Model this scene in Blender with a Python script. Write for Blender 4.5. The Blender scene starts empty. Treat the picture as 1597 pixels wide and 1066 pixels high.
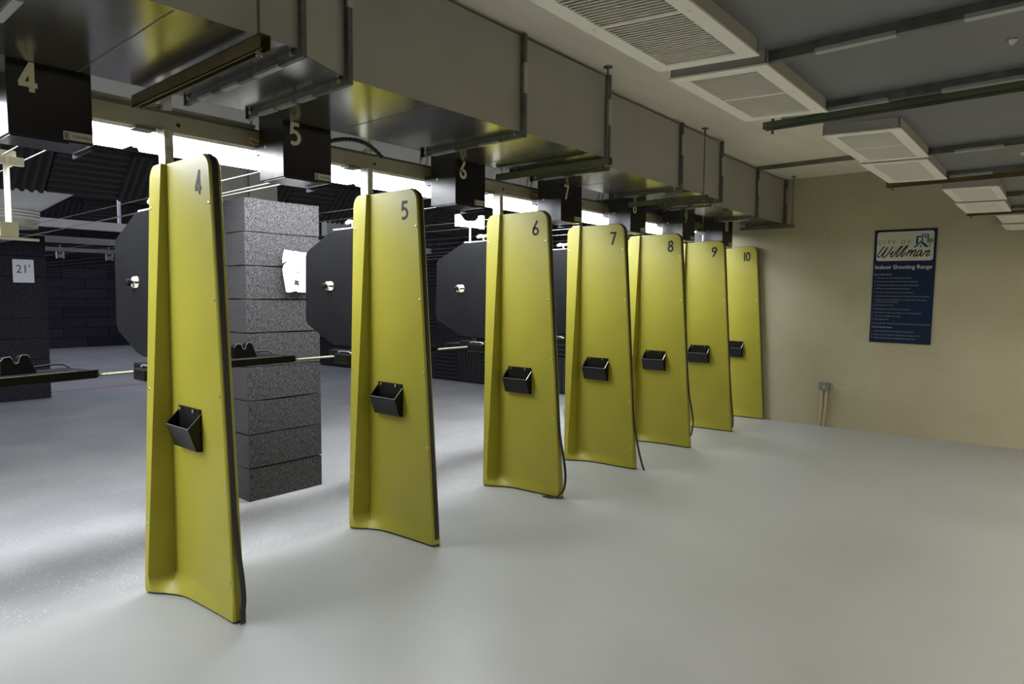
import bpy, bmesh, math, random
from mathutils import Vector, Matrix
random.seed(7)
D = bpy.data
COL = bpy.context.scene.collection
PI = math.pi

# ---------------------------------------------------------------- camera, world, lights, exposure
cam_data = D.cameras.new('camera'); cam = D.objects.new('camera', cam_data); COL.objects.link(cam)
bpy.context.scene.camera = cam
F_PX, YAW, PITCH, ROLL = 1026.6, 0.7018, 0.068, 0.0054
cam_data.sensor_fit = 'HORIZONTAL'; cam_data.sensor_width = 36.0
cam_data.lens = F_PX / 1597.0 * 36.0
cam_data.clip_start = 0.05; cam_data.clip_end = 200
_cy, _sy = math.cos(YAW), math.sin(YAW)
_F = Vector((-_sy*math.cos(PITCH), _cy*math.cos(PITCH), -math.sin(PITCH)))
_R = Vector((_cy, _sy, 0)); _U = _R.cross(_F)
_A = math.cos(ROLL)*_R + math.sin(ROLL)*_U
_B = -math.sin(ROLL)*_R + math.cos(ROLL)*_U
_m = Matrix((_A, _B, -_F)).transposed().to_4x4()
_m.translation = Vector((3.030, -1.505, 1.60))
cam.matrix_world = _m

scn = bpy.context.scene
scn.view_settings.view_transform = 'Standard'
scn.view_settings.look = 'None'
scn.view_settings.gamma = 1.0
scn.view_settings.use_curve_mapping = False
scn.view_settings.exposure = 0.0

w = D.worlds.new('world'); scn.world = w; w.use_nodes = True
w.node_tree.nodes['Background'].inputs[0].default_value = (0.8, 0.85, 1.0, 1)
w.node_tree.nodes['Background'].inputs[1].default_value = 0.02

def area_light(name, loc, sx, sy, watts, color, rot=(0, 0, 0)):
    l = D.lights.new(name, 'AREA'); l.shape = 'RECTANGLE'; l.size = sx; l.size_y = sy
    l.energy = watts; l.color = color
    o = D.objects.new(name, l); o.location = loc; o.rotation_euler = rot; COL.objects.link(o)
    return o
LIGHT_RANGE = 22.0      # radiance of the troffer lenses over the firing line
LIGHT_FAR = 2.8
LIGHT_ROOM = 14.0
WARM = (1.0, 0.92, 0.77)

# ---------------------------------------------------------------- materials
def mat(name, color, rough=0.6, metal=0.0, emit=None, estr=0.0, spec=0.5, noise=0.0, nscale=8.0,
        bump=0.0, bscale=60.0, aniso=None):
    m = D.materials.new(name); m.use_nodes = True
    nt = m.node_tree; b = nt.nodes['Principled BSDF']
    b.inputs['Base Color'].default_value = (*color, 1)
    b.inputs['Roughness'].default_value = rough
    b.inputs['Metallic'].default_value = metal
    b.inputs['Specular IOR Level'].default_value = spec
    if emit:
        b.inputs['Emission Color'].default_value = (*emit, 1)
        b.inputs['Emission Strength'].default_value = estr
    if noise or bump:
        tc = nt.nodes.new('ShaderNodeTexCoord')
    if noise:
        n = nt.nodes.new('ShaderNodeTexNoise'); n.inputs['Scale'].default_value = nscale
        n.inputs['Detail'].default_value = 6
        nt.links.new(tc.outputs['Object'], n.inputs['Vector'])
        mr = nt.nodes.new('ShaderNodeMapRange')
        mr.inputs['From Min'].default_value = 0.3; mr.inputs['From Max'].default_value = 0.7
        mr.inputs['To Min'].default_value = 1-noise; mr.inputs['To Max'].default_value = 1+noise
        nt.links.new(n.outputs['Fac'], mr.inputs['Value'])
        mx = nt.nodes.new('ShaderNodeVectorMath'); mx.operation = 'SCALE'
        mx.inputs[0].default_value = color
        nt.links.new(mr.outputs['Result'], mx.inputs['Scale'])
        nt.links.new(mx.outputs['Vector'], b.inputs['Base Color'])
    if bump:
        n2 = nt.nodes.new('ShaderNodeTexNoise'); n2.inputs['Scale'].default_value = bscale
        n2.inputs['Detail'].default_value = 4
        if aniso:
            mp = nt.nodes.new('ShaderNodeMapping'); mp.inputs['Scale'].default_value = aniso
            nt.links.new(tc.outputs['Object'], mp.inputs['Vector'])
            nt.links.new(mp.outputs['Vector'], n2.inputs['Vector'])
        else:
            nt.links.new(tc.outputs['Object'], n2.inputs['Vector'])
        bp = nt.nodes.new('ShaderNodeBump'); bp.inputs['Strength'].default_value = bump
        bp.inputs['Distance'].default_value = 0.01
        nt.links.new(n2.outputs['Fac'], bp.inputs['Height'])
        nt.links.new(bp.outputs['Normal'], b.inputs['Normal'])
    return m

M = {}
M['yellow'] = mat('mustard_laminate', (0.365, 0.335, 0.034), 0.42, noise=0.05, nscale=3.0, bump=0.04, bscale=120)
M['rubber'] = mat('black_rubber_strip', (0.018, 0.018, 0.02), 0.55)
M['black_plastic'] = mat('black_plastic', (0.007, 0.007, 0.0075), 0.36, spec=0.35)
M['shield'] = mat('matt_black_shield', (0.009, 0.009, 0.011), 0.45, spec=0.3, noise=0.2, nscale=4)
M['black_paint'] = mat('gloss_black_paint', (0.012, 0.012, 0.016), 0.28, bump=0.12, bscale=14)
M['screw'] = mat('zinc_screw', (0.6, 0.58, 0.52), 0.3, 1.0)
M['chrome'] = mat('chrome', (0.8, 0.8, 0.8), 0.15, 1.0)
M['numeral_dark'] = mat('dark_numeral_vinyl', (0.012, 0.014, 0.018), 0.55, spec=0.2)
M['numeral_cream'] = mat('cream_numeral_vinyl', (0.72, 0.68, 0.50), 0.5)
M['plate_cream'] = mat('cream_name_plate', (0.60, 0.58, 0.48), 0.4)
M['galv'] = mat('galvanised_sheet', (0.30, 0.29, 0.26), 0.19, 0.95, noise=0.10, nscale=2.5, bump=0.06, bscale=5, aniso=(1, 1, 1))
M['galv_flange'] = mat('galvanised_flange', (0.16, 0.165, 0.16), 0.4, 0.6, noise=0.25, nscale=20)
M['galv_cleat'] = mat('galvanised_cleat', (0.50, 0.51, 0.50), 0.35, 0.7)
M['supply'] = mat('supply_duct_sheet', (0.20, 0.205, 0.215), 0.45, 0.35, noise=0.06, nscale=3)
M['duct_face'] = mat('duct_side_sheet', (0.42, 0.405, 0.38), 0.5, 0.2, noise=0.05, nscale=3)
M['bronze'] = mat('yellow_chromate_strut', (0.16, 0.125, 0.06), 0.4, 0.6, noise=0.2, nscale=6)
M['green_strut'] = mat('green_strut', (0.13, 0.155, 0.10), 0.45, 0.3, noise=0.2, nscale=6)
M['grey_strut'] = mat('grey_strut', (0.18, 0.19, 0.17), 0.45, 0.5, noise=0.2, nscale=6)
M['beam'] = mat('painted_steel_beam', (0.46, 0.44, 0.37), 0.5, 0.1, noise=0.08, nscale=5)
M['post'] = mat('zinc_steel_post', (0.60, 0.59, 0.55), 0.5, 0.05, noise=0.3, nscale=22)
M['cream_paint'] = mat('cream_painted_metal', (0.88, 0.85, 0.75), 0.45)
M['white_paint'] = mat('white_painted_metal', (0.75, 0.75, 0.76), 0.45)
M['lilac_white'] = mat('white_painted_steel', (0.62, 0.62, 0.68), 0.5)
M['cable'] = mat('steel_cable', (0.45, 0.44, 0.40), 0.4, 0.5)
M['foam'] = mat('charcoal_acoustic_foam', (0.034, 0.034, 0.038), 0.95, spec=0.08)
M['baffle'] = mat('dark_baffle_board', (0.03, 0.03, 0.034), 0.9)
M['paper'] = mat('white_paper', (0.80, 0.80, 0.82), 0.7)
M['ink'] = mat('black_ink', (0.04, 0.04, 0.045), 0.7)
M['ink_faded'] = mat('faded_ink', (0.14, 0.14, 0.15), 0.7)
M['table'] = mat('black_table_laminate', (0.007, 0.007, 0.008), 0.45, spec=0.12)
M['table_edge'] = mat('worn_table_edging', (0.008, 0.008, 0.008), 0.4, spec=0.12)
M['silver_trim_and_glint'] = mat('silver_trim_and_glint', (0.6, 0.6, 0.58), 0.3, 0.8)  # metal of the bracket clip, also of the painted highlight lines
M['navy'] = mat('navy_sign_vinyl', (0.012, 0.024, 0.065), 0.5, spec=0.15)
M['sign_white'] = mat('sign_white_vinyl', (0.62, 0.60, 0.55), 0.5)
M['sign_green'] = mat('sign_green_vinyl', (0.14, 0.34, 0.02), 0.5)
M['sign_black'] = mat('sign_black_vinyl', (0.012, 0.012, 0.014), 0.5)
M['sign_blue'] = mat('sign_blue_vinyl', (0.015, 0.15, 0.42), 0.5)
M['sign_grey'] = mat('sign_small_text', (0.40, 0.40, 0.40), 0.5)
M['box_grey'] = mat('grey_outlet_box', (0.24, 0.27, 0.26), 0.45, 0.3)
M['wall_cream'] = mat('wall_colour_conduit', (0.56, 0.50, 0.36), 0.5)
M['troffer'] = mat('lit_troffer_lens', (0.9, 0.9, 0.9), 0.5, emit=(0.93, 0.96, 1.0), estr=LIGHT_RANGE)
M['troffer_far'] = mat('lit_range_lens', (0.9, 0.9, 0.9), 0.5, emit=(0.78, 0.83, 1.0), estr=LIGHT_FAR)
M['room_lens'] = mat('lit_room_lens', (0.9, 0.9, 0.9), 0.5, emit=WARM, estr=LIGHT_ROOM)
M['dull_brass'] = mat('dull_brass_bar', (0.15, 0.14, 0.09), 0.4, 0.5)
M['copper'] = mat('copper_wire', (0.55, 0.22, 0.08), 0.4, 0.8)
M['pale_infill'] = mat('pale_corrugated_board', (0.30, 0.285, 0.27), 0.7)
M['red_paint'] = mat('red_line_paint', (0.55, 0.10, 0.14), 0.6)

def wall_material():
    m = mat('tan_painted_block', (0.42, 0.375, 0.26), 0.75)
    nt = m.node_tree; b = nt.nodes['Principled BSDF']
    tc = nt.nodes.new('ShaderNodeTexCoord')
    n = nt.nodes.new('ShaderNodeTexNoise'); n.inputs['Scale'].default_value = 1.3; n.inputs['Detail'].default_value = 8
    nt.links.new(tc.outputs['Object'], n.inputs['Vector'])
    cr = nt.nodes.new('ShaderNodeValToRGB')
    cr.color_ramp.elements[0].position = 0.3; cr.color_ramp.elements[0].color = (0.43, 0.40, 0.275, 1)
    cr.color_ramp.elements[1].position = 0.7; cr.color_ramp.elements[1].color = (0.525, 0.49, 0.355, 1)
    nt.links.new(n.outputs['Fac'], cr.inputs['Fac'])
    v = nt.nodes.new('ShaderNodeTexVoronoi'); v.inputs['Scale'].default_value = 3.5
    nt.links.new(tc.outputs['Object'], v.inputs['Vector'])
    mr = nt.nodes.new('ShaderNodeMapRange'); mr.inputs['From Min'].default_value = 0.03; mr.inputs['From Max'].default_value = 0.055
    mr.inputs['To Min'].default_value = 0.6; mr.inputs['To Max'].default_value = 1.0
    nt.links.new(v.outputs['Distance'], mr.inputs['Value'])
    mx = nt.nodes.new('ShaderNodeVectorMath'); mx.operation = 'SCALE'
    nt.links.new(cr.outputs['Color'], mx.inputs[0]); nt.links.new(mr.outputs['Result'], mx.inputs['Scale'])
    nt.links.new(mx.outputs['Vector'], b.inputs['Base Color'])
    n2 = nt.nodes.new('ShaderNodeTexNoise'); n2.inputs['Scale'].default_value = 18; n2.inputs['Detail'].default_value = 6
    nt.links.new(tc.outputs['Object'], n2.inputs['Vector'])
    bp = nt.nodes.new('ShaderNodeBump'); bp.inputs['Strength'].default_value = 0.35; bp.inputs['Distance'].default_value = 0.01
    nt.links.new(n2.outputs['Fac'], bp.inputs['Height']); nt.links.new(bp.outputs['Normal'], b.inputs['Normal'])
    return m
M['wall'] = wall_material()

def floor_material():
    m = D.materials.new('sealed_concrete_floor'); m.use_nodes = True
    nt = m.node_tree; b = nt.nodes['Principled BSDF']; L = nt.links.new
    tc = nt.nodes.new('ShaderNodeTexCoord'); sep = nt.nodes.new('ShaderNodeSeparateXYZ')
    L(tc.outputs['Object'], sep.inputs[0])
    nz = nt.nodes.new('ShaderNodeTexNoise'); nz.inputs['Scale'].default_value = 1.2; nz.inputs['Detail'].default_value = 7
    L(tc.outputs['Object'], nz.inputs['Vector'])
    edge = nt.nodes.new('ShaderNodeTexNoise'); edge.inputs['Scale'].default_value = 9
    L(tc.outputs['Object'], edge.inputs['Vector'])
    # downrange mask: x < -0.78 with a ragged edge
    add = nt.nodes.new('ShaderNodeMath'); add.operation = 'MULTIPLY_ADD'; add.inputs[1].default_value = 0.10
    L(edge.outputs['Fac'], add.inputs[0]); L(sep.outputs['X'], add.inputs[2])
    mask = nt.nodes.new('ShaderNodeMapRange'); mask.inputs['From Min'].default_value = -0.66; mask.inputs['From Max'].default_value = -0.76
    L(add.outputs[0], mask.inputs['Value'])
    near = nt.nodes.new('ShaderNodeValToRGB')
    near.color_ramp.elements[0].position = 0.3; near.color_ramp.elements[0].color = (0.335, 0.345, 0.335, 1)
    near.color_ramp.elements[1].position = 0.75; near.color_ramp.elements[1].color = (0.39, 0.40, 0.39, 1)
    L(nz.outputs['Fac'], near.inputs['Fac'])
    far = nt.nodes.new('ShaderNodeValToRGB')
    far.color_ramp.elements[0].position = 0.3; far.color_ramp.elements[0].color = (0.27, 0.27, 0.275, 1)
    far.color_ramp.elements[1].position = 0.75; far.color_ramp.elements[1].color = (0.40, 0.40, 0.405, 1)
    L(nz.outputs['Fac'], far.inputs['Fac'])
    vor = nt.nodes.new('ShaderNodeTexVoronoi'); vor.inputs['Scale'].default_value = 52
    L(tc.outputs['Object'], vor.inputs['Vector'])
    sp = nt.nodes.new('ShaderNodeMapRange'); sp.inputs['From Min'].default_value = 0.20; sp.inputs['From Max'].default_value = 0.13
    L(vor.outputs['Distance'], sp.inputs['Value'])
    dens = nt.nodes.new('ShaderNodeTexNoise'); dens.inputs['Scale'].default_value = 3.0
    L(tc.outputs['Object'], dens.inputs['Vector'])
    dm = nt.nodes.new('ShaderNodeMapRange'); dm.inputs['From Min'].default_value = 0.34; dm.inputs['From Max'].default_value = 0.52
    L(dens.outputs['Fac'], dm.inputs['Value'])
    m1 = nt.nodes.new('ShaderNodeMath'); m1.operation = 'MULTIPLY'; L(sp.outputs[0], m1.inputs[0]); L(dm.outputs[0], m1.inputs[1])
    mixf = nt.nodes.new('ShaderNodeMix'); mixf.data_type = 'RGBA'
    L(m1.outputs[0], mixf.inputs['Factor']); L(far.outputs['Color'], mixf.inputs['A']); mixf.inputs['B'].default_value = (0.75, 0.75, 0.75, 1)
    mix = nt.nodes.new('ShaderNodeMix'); mix.data_type = 'RGBA'
    L(mask.outputs[0], mix.inputs['Factor']); L(near.outputs['Color'], mix.inputs['A']); L(mixf.outputs['Result'], mix.inputs['B'])
    L(mix.outputs['Result'], b.inputs['Base Color'])
    ro = nt.nodes.new('ShaderNodeMapRange'); ro.inputs['To Min'].default_value = 0.30; ro.inputs['To Max'].default_value = 0.42
    L(mask.outputs[0], ro.inputs['Value'])
    ra = nt.nodes.new('ShaderNodeMath'); ra.operation = 'MULTIPLY_ADD'; ra.inputs[1].default_value = 0.16
    L(nz.outputs['Fac'], ra.inputs[0]); L(ro.outputs[0], ra.inputs[2]); L(ra.outputs[0], b.inputs['Roughness'])
    n2 = nt.nodes.new('ShaderNodeTexNoise'); n2.inputs['Scale'].default_value = 5; n2.inputs['Detail'].default_value = 3
    L(tc.outputs['Object'], n2.inputs['Vector'])
    bp = nt.nodes.new('ShaderNodeBump'); bp.inputs['Strength'].default_value = 0.03; bp.inputs['Distance'].default_value = 0.02
    L(n2.outputs['Fac'], bp.inputs['Height']); L(bp.outputs['Normal'], b.inputs['Normal'])
    return m
M['floor'] = floor_material()

def ceiling_material():
    m = mat('board_marked_ceiling', (0.56, 0.52, 0.42), 0.8)
    nt = m.node_tree; b = nt.nodes['Principled BSDF']; L = nt.links.new
    tc = nt.nodes.new('ShaderNodeTexCoord')
    mp = nt.nodes.new('ShaderNodeMapping'); mp.inputs['Scale'].default_value = (5.0, 0.6, 1)
    L(tc.outputs['Object'], mp.inputs['Vector'])
    n = nt.nodes.new('ShaderNodeTexNoise'); n.inputs['Scale'].default_value = 1.5; n.inputs['Detail'].default_value = 5
    L(mp.outputs['Vector'], n.inputs['Vector'])
    cr = nt.nodes.new('ShaderNodeValToRGB')
    cr.color_ramp.elements[0].position = 0.3; cr.color_ramp.elements[0].color = (0.76, 0.71, 0.59, 1)
    cr.color_ramp.elements[1].position = 0.7; cr.color_ramp.elements[1].color = (0.85, 0.80, 0.68, 1)
    L(n.outputs['Fac'], cr.inputs['Fac']); L(cr.outputs['Color'], b.inputs['Base Color'])
    return m
M['ceiling'] = ceiling_material()

def rubber_block_material(name, c0, c1, scale):
    m = mat(name, c0, 0.85, spec=0.25)
    nt = m.node_tree; b = nt.nodes['Principled BSDF']; L = nt.links.new
    tc = nt.nodes.new('ShaderNodeTexCoord')
    n = nt.nodes.new('ShaderNodeTexNoise'); n.inputs['Scale'].default_value = scale; n.inputs['Detail'].default_value = 5
    L(tc.outputs['Object'], n.inputs['Vector'])
    cr = nt.nodes.new('ShaderNodeValToRGB')
    cr.color_ramp.elements[0].position = 0.36; cr.color_ramp.elements[0].color = (*c0, 1)
    cr.color_ramp.elements[1].position = 0.66; cr.color_ramp.elements[1].color = (*c1, 1)
    L(n.outputs['Fac'], cr.inputs['Fac']); L(cr.outputs['Color'], b.inputs['Base Color'])
    bp = nt.nodes.new('ShaderNodeBump'); bp.inputs['Strength'].default_value = 0.7; bp.inputs['Distance'].default_value = 0.01
    L(n.outputs['Fac'], bp.inputs['Height']); L(bp.outputs['Normal'], b.inputs['Normal'])
    return m
M['block'] = rubber_block_material('granulated_rubber_block', (0.010, 0.010, 0.011), (0.10, 0.097, 0.10), 150)
M['block_dark'] = rubber_block_material('dark_rubber_block', (0.014, 0.014, 0.018), (0.035, 0.035, 0.044), 40)

def back_wall_material():
    m = mat('stacked_rubber_trap', (0.02, 0.02, 0.024), 0.9, spec=0.2)
    nt = m.node_tree; b = nt.nodes['Principled BSDF']; L = nt.links.new
    tc = nt.nodes.new('ShaderNodeTexCoord'); mp = nt.nodes.new('ShaderNodeMapping')
    mp.inputs['Rotation'].default_value = (PI/2, 0, PI/2)
    L(tc.outputs['Object'], mp.inputs['Vector'])
    br = nt.nodes.new('ShaderNodeTexBrick'); br.inputs['Scale'].default_value = 1.0
    br.inputs['Color1'].default_value = (0.026, 0.025, 0.034, 1); br.inputs['Color2'].default_value = (0.05, 0.047, 0.06, 1)
    br.inputs['Mortar'].default_value = (0.004, 0.004, 0.005, 1); br.inputs['Mortar Size'].default_value = 0.008
    br.inputs['Brick Width'].default_value = 1.22; br.inputs['Row Height'].default_value = 0.30
    L(tc.outputs['Object'], mp.inputs['Vector'])
    sx = nt.nodes.new('ShaderNodeSeparateXYZ'); cx = nt.nodes.new('ShaderNodeCombineXYZ')
    L(tc.outputs['Object'], sx.inputs[0]); L(sx.outputs['Y'], cx.inputs['X']); L(sx.outputs['Z'], cx.inputs['Y'])
    L(cx.outputs[0], br.inputs['Vector'])
    L(br.outputs['Color'], b.inputs['Base Color'])
    return m
M['trap'] = back_wall_material()

# ---------------------------------------------------------------- mesh helpers
class MB:
    def __init__(s): s.v = []; s.f = []
    def add(s, vs, fs):
        k = len(s.v); s.v += [tuple(p) for p in vs]; s.f += [tuple(i+k for i in f) for f in fs]; return s
    def box(s, x0, x1, y0, y1, z0, z1):
        return s.add([(x0,y0,z0),(x1,y0,z0),(x1,y1,z0),(x0,y1,z0),(x0,y0,z1),(x1,y0,z1),(x1,y1,z1),(x0,y1,z1)],
                     [(3,2,1,0),(4,5,6,7),(0,1,5,4),(1,2,6,5),(2,3,7,6),(3,0,4,7)])
    def prism(s, poly, axis, a, b):
        """poly: 2-D outline in the plane across 'axis', swept from a to b"""
        n = len(poly)
        def P(p, t):
            return {'x': (t, p[0], p[1]), 'y': (p[0], t, p[1]), 'z': (p[0], p[1], t)}[axis]
        vs = [P(p, a) for p in poly] + [P(p, b) for p in poly]
        fs = [tuple(range(n))[::-1], tuple(range(n, 2*n))]
        fs += [(i, (i+1) % n, n+(i+1) % n, n+i) for i in range(n)]
        return s.add(vs, fs)
    def loft(s, rings, cap=True, closed=True):
        n = len(rings[0]); vs = [p for r in rings for p in r]; fs = []
        for k in range(len(rings)-1):
            for i in range(n if closed else n-1):
                j = (i+1) % n
                fs.append((k*n+i, k*n+j, (k+1)*n+j, (k+1)*n+i))
        if cap:
            fs.append(tuple(range(n))[::-1]); fs.append(tuple(range((len(rings)-1)*n, len(rings)*n)))
        return s.add(vs, fs)
    def tube(s, pts, r, n=8, cap=True):
        pts = [Vector(p) for p in pts]; rings = []
        up = Vector((0, 0, 1))
        for i, p in enumerate(pts):
            t = (pts[min(i+1, len(pts)-1)] - pts[max(i-1, 0)]).normalized()
            a = t.cross(up)
            if a.length < 1e-3: a = t.cross(Vector((1, 0, 0)))
            a.normalize(); b = t.cross(a)
            rr = r[i] if isinstance(r, (list, tuple)) else r
            rings.append([p + rr*(math.cos(q*2*PI/n)*a + math.sin(q*2*PI/n)*b) for q in range(n)])
        return s.loft(rings, cap)
    def strap(s, pts, wdir, width, thick):
        """flat strap along pts, width along wdir"""
        pts = [Vector(p) for p in pts]; wd = Vector(wdir).normalized(); rings = []
        for i, p in enumerate(pts):
            t = (pts[min(i+1, len(pts)-1)] - pts[max(i-1, 0)]).normalized()
            nrm = t.cross(wd).normalized()
            a = wd*width/2; b = nrm*thick/2
            rings.append([p-a-b, p+a-b, p+a+b, p-a+b])
        return s.loft(rings)
    def build(s, name, m, parent=None, loc=(0, 0, 0), smooth=None, bevel=0):
        me = D.meshes.new(name); me.from_pydata(s.v, [], s.f); me.update()
        bm = bmesh.new(); bm.from_mesh(me); bmesh.ops.recalc_face_normals(bm, faces=bm.faces); bm.to_mesh(me); bm.free()
        if smooth:
            me.polygons.foreach_set('use_smooth', [True]*len(me.polygons))
            me.set_sharp_from_angle(angle=math.radians(smooth))
        me.materials.append(m)
        o = D.objects.new(name, me); COL.objects.link(o); o.location = loc
        if parent: o.parent = parent
        if bevel:
            b = o.modifiers.new('bevel', 'BEVEL'); b.width = bevel; b.segments = 2; b.limit_method = 'ANGLE'
        return o

def tag(o, label, cat, group=None):
    o['label'] = label; o['category'] = cat
    if group: o['group'] = group
    return o
def thing(name, loc, label, cat, group=None, rz=0):
    o = D.objects.new(name, None); COL.objects.link(o); o.location = loc; o.rotation_euler = (0, 0, rz)
    o.empty_display_size = 0.1
    return tag(o, label, cat, group)
def struct(o):
    o['kind'] = 'structure'; return o
def dup(root, loc, label=None, group=None):
    r = root.copy(); COL.objects.link(r); r.location = loc
    if label: r['label'] = label
    if group: r['group'] = group
    for ch in [c for c in D.objects if c.parent == root]:
        c = ch.copy(); COL.objects.link(c); c.parent = r
        for g in [q for q in D.objects if q.parent == ch]:
            d = g.copy(); COL.objects.link(d); d.parent = c
    return r

# -- strokes, numerals, text
def arc(cx, cy, rx, ry, a0, a1, n=14):
    return [(cx+rx*math.cos(math.radians(a0+(a1-a0)*i/n)), cy+ry*math.sin(math.radians(a0+(a1-a0)*i/n))) for i in range(n+1)]
DIGIT = {   # polylines of the stroke centre in a 0.56 x 1.0 cell
    '4': [[(0.40, 0.0), (0.40, 1.0)], [(0.405, 0.95), (0.075, 0.25)], [(0.02, 0.24), (0.56, 0.24)]],
    '5': [[(0.50, 0.93), (0.13, 0.93), (0.10, 0.56)] + arc(0.22, 0.33, 0.27, 0.27, 100, -125)],
    '6': [[(0.42, 0.98), (0.13, 0.48)] + arc(0.28, 0.27, 0.21, 0.21, 160, 520, 24)],
    '7': [[(0.02, 0.93), (0.50, 0.93), (0.20, 0.0)]],
    '8': [arc(0.28, 0.74, 0.175, 0.20, -90, 270, 24), arc(0.28, 0.275, 0.215, 0.225, 90, 450, 24)],
    '9': [[(0.14, 0.02), (0.43, 0.52)] + arc(0.28, 0.73, 0.21, 0.21, -20, 340, 24)],
    '1': [[(0.28, 0.0), (0.28, 1.0)]],
    '0': [arc(0.28, 0.50, 0.20, 0.44, 90, 450, 28)],
}
def ribbon(mb, pts, wd, to3, thick):
    """flat stroke of width wd along 2-D pts; to3 maps (u, v, lift) to 3-D"""
    P = [Vector((p[0], p[1])) for p in pts]
    Q = [P[0]]
    for p in P[1:]:
        if (p-Q[-1]).length > 1e-6: Q.append(p)
    P = Q; closed = (P[0]-P[-1]).length < 1e-4
    L, R = [], []
    n = len(P)
    for i in range(n):
        if closed: a = P[(i-1) % (n-1)]; c = P[(i+1) % (n-1)]
        else: a = P[max(i-1, 0)]; c = P[min(i+1, n-1)]
        d1 = (P[i]-a) if (P[i]-a).length > 1e-9 else (c-P[i])
        d2 = (c-P[i]) if (c-P[i]).length > 1e-9 else d1
        d1 = d1.normalized(); d2 = d2.normalized()
        n1 = Vector((-d1.y, d1.x)); n2 = Vector((-d2.y, d2.x))
        m = (n1+n2); m = m.normalized() if m.length > 0.2 else n1
        s = min(1/max(m.dot(n1), 0.4), 1.9)*wd/2
        L.append(P[i]+m*s); R.append(P[i]-m*s)
    vs = []; fs = []
    for i in range(n):
        vs += [to3(L[i].x, L[i].y, thick), to3(R[i].x, R[i].y, thick), to3(L[i].x, L[i].y, 0), to3(R[i].x, R[i].y, 0)]
    for i in range(n-1):
        a, b = 4*i, 4*(i+1)
        fs += [(a, a+1, b+1, b), (a+2, b+2, b+3, a+3), (a, b, b+2, a+2), (a+1, a+3, b+3, b+1)]
    fs += [(0, 2, 3, 1), (4*(n-1), 4*(n-1)+1, 4*(n-1)+3, 4*(n-1)+2)]
    mb.add(vs, fs)
def numeral_mesh(text, h, stroke, frame, thick=0.0012, squeeze=1.0):
    """frame(u, v, lift): u across, v up, metres, origin bottom left"""
    mb = MB(); x = 0.0
    adv = 0.40 if text == '10' else 0.66
    for ch in text:
        ox = x
        for q, pl in enumerate(DIGIT[ch]):
            pts = [((p[0])*squeeze*h+ox, p[1]*h) for p in pl]
            ribbon(mb, pts, stroke, frame, thick+0.0003*q)
        x += adv*squeeze*h if ch != '0' else 0.6*h
    return mb
_txt_cache = {}
def text_mesh(mb, text, x0, x1, v0, h, frame, bold=0.0, thick=0.0008, keep=False):
    """adds text scaled to run from x0 to x1 with cap height h (frame as above)"""
    cu = D.curves.new('t', 'FONT'); cu.body = text; cu.offset = bold; cu.resolution_u = 2; cu.size = 1.0
    ob = D.objects.new('t', cu); COL.objects.link(ob)
    dg = bpy.context.evaluated_depsgraph_get(); me = ob.evaluated_get(dg).to_mesh()
    vs = [v.co.copy() for v in me.vertices]; fs = [tuple(p.vertices) for p in me.polygons]
    ob.evaluated_get(dg).to_mesh_clear(); D.objects.remove(ob); D.curves.remove(cu)
    if not vs: return
    mnx = min(v.x for v in vs); mxx = max(v.x for v in vs)
    sx = (x1-x0)/(mxx-mnx); sy = h/0.729
    mb.add([frame(x0+(v.x-mnx)*sx, v0+v.y*sy, thick) for v in vs], fs)

# ---------------------------------------------------------------- setting
LANE_Y = {3: -1.22, 4: 0.0, 5: 1.318, 6: 2.680, 7: 3.855, 8: 5.022, 9: 6.162, 10: 7.246}
CEN = {n: (LANE_Y[n]+LANE_Y[n-1])/2 for n in range(4, 11)}
YW, ZC = 7.324, 3.12
XB, XR, YB = -20.0, 5.3, -5.2
struct(MB().box(XB, XR, YB, YW, -0.1, 0).build('floor', M['floor']))
struct(MB().box(-1.35, XR, YB, YW, ZC, ZC+0.1).build('ceiling', M['ceiling']))
M['ceiling_grey'] = mat('grey_range_ceiling', (0.42, 0.41, 0.39), 0.85)
struct(MB().box(XB, -1.35, YB, YW, ZC, ZC+0.1).build('ceiling', M['ceiling_grey']))
struct(MB().box(-0.95, XR, YW, YW+0.15, -0.1, ZC+0.1).build('wall_end', M['wall']))
struct(MB().box(XB, -0.95, YW, YW+0.15, -0.1, ZC+0.1).build('wall_range_side', M['baffle']))
struct(MB().box(XB, XR, YB-0.15, YB, -0.1, ZC+0.1).build('wall_rear', M['wall']))
struct(MB().box(XR, XR+0.15, YB, YW, -0.1, ZC+0.1).build('wall_right', M['wall']))
struct(MB().box(XB-0.15, XB, YB, YW, -0.1, ZC+0.1).build('wall_back', M['trap']))

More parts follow.
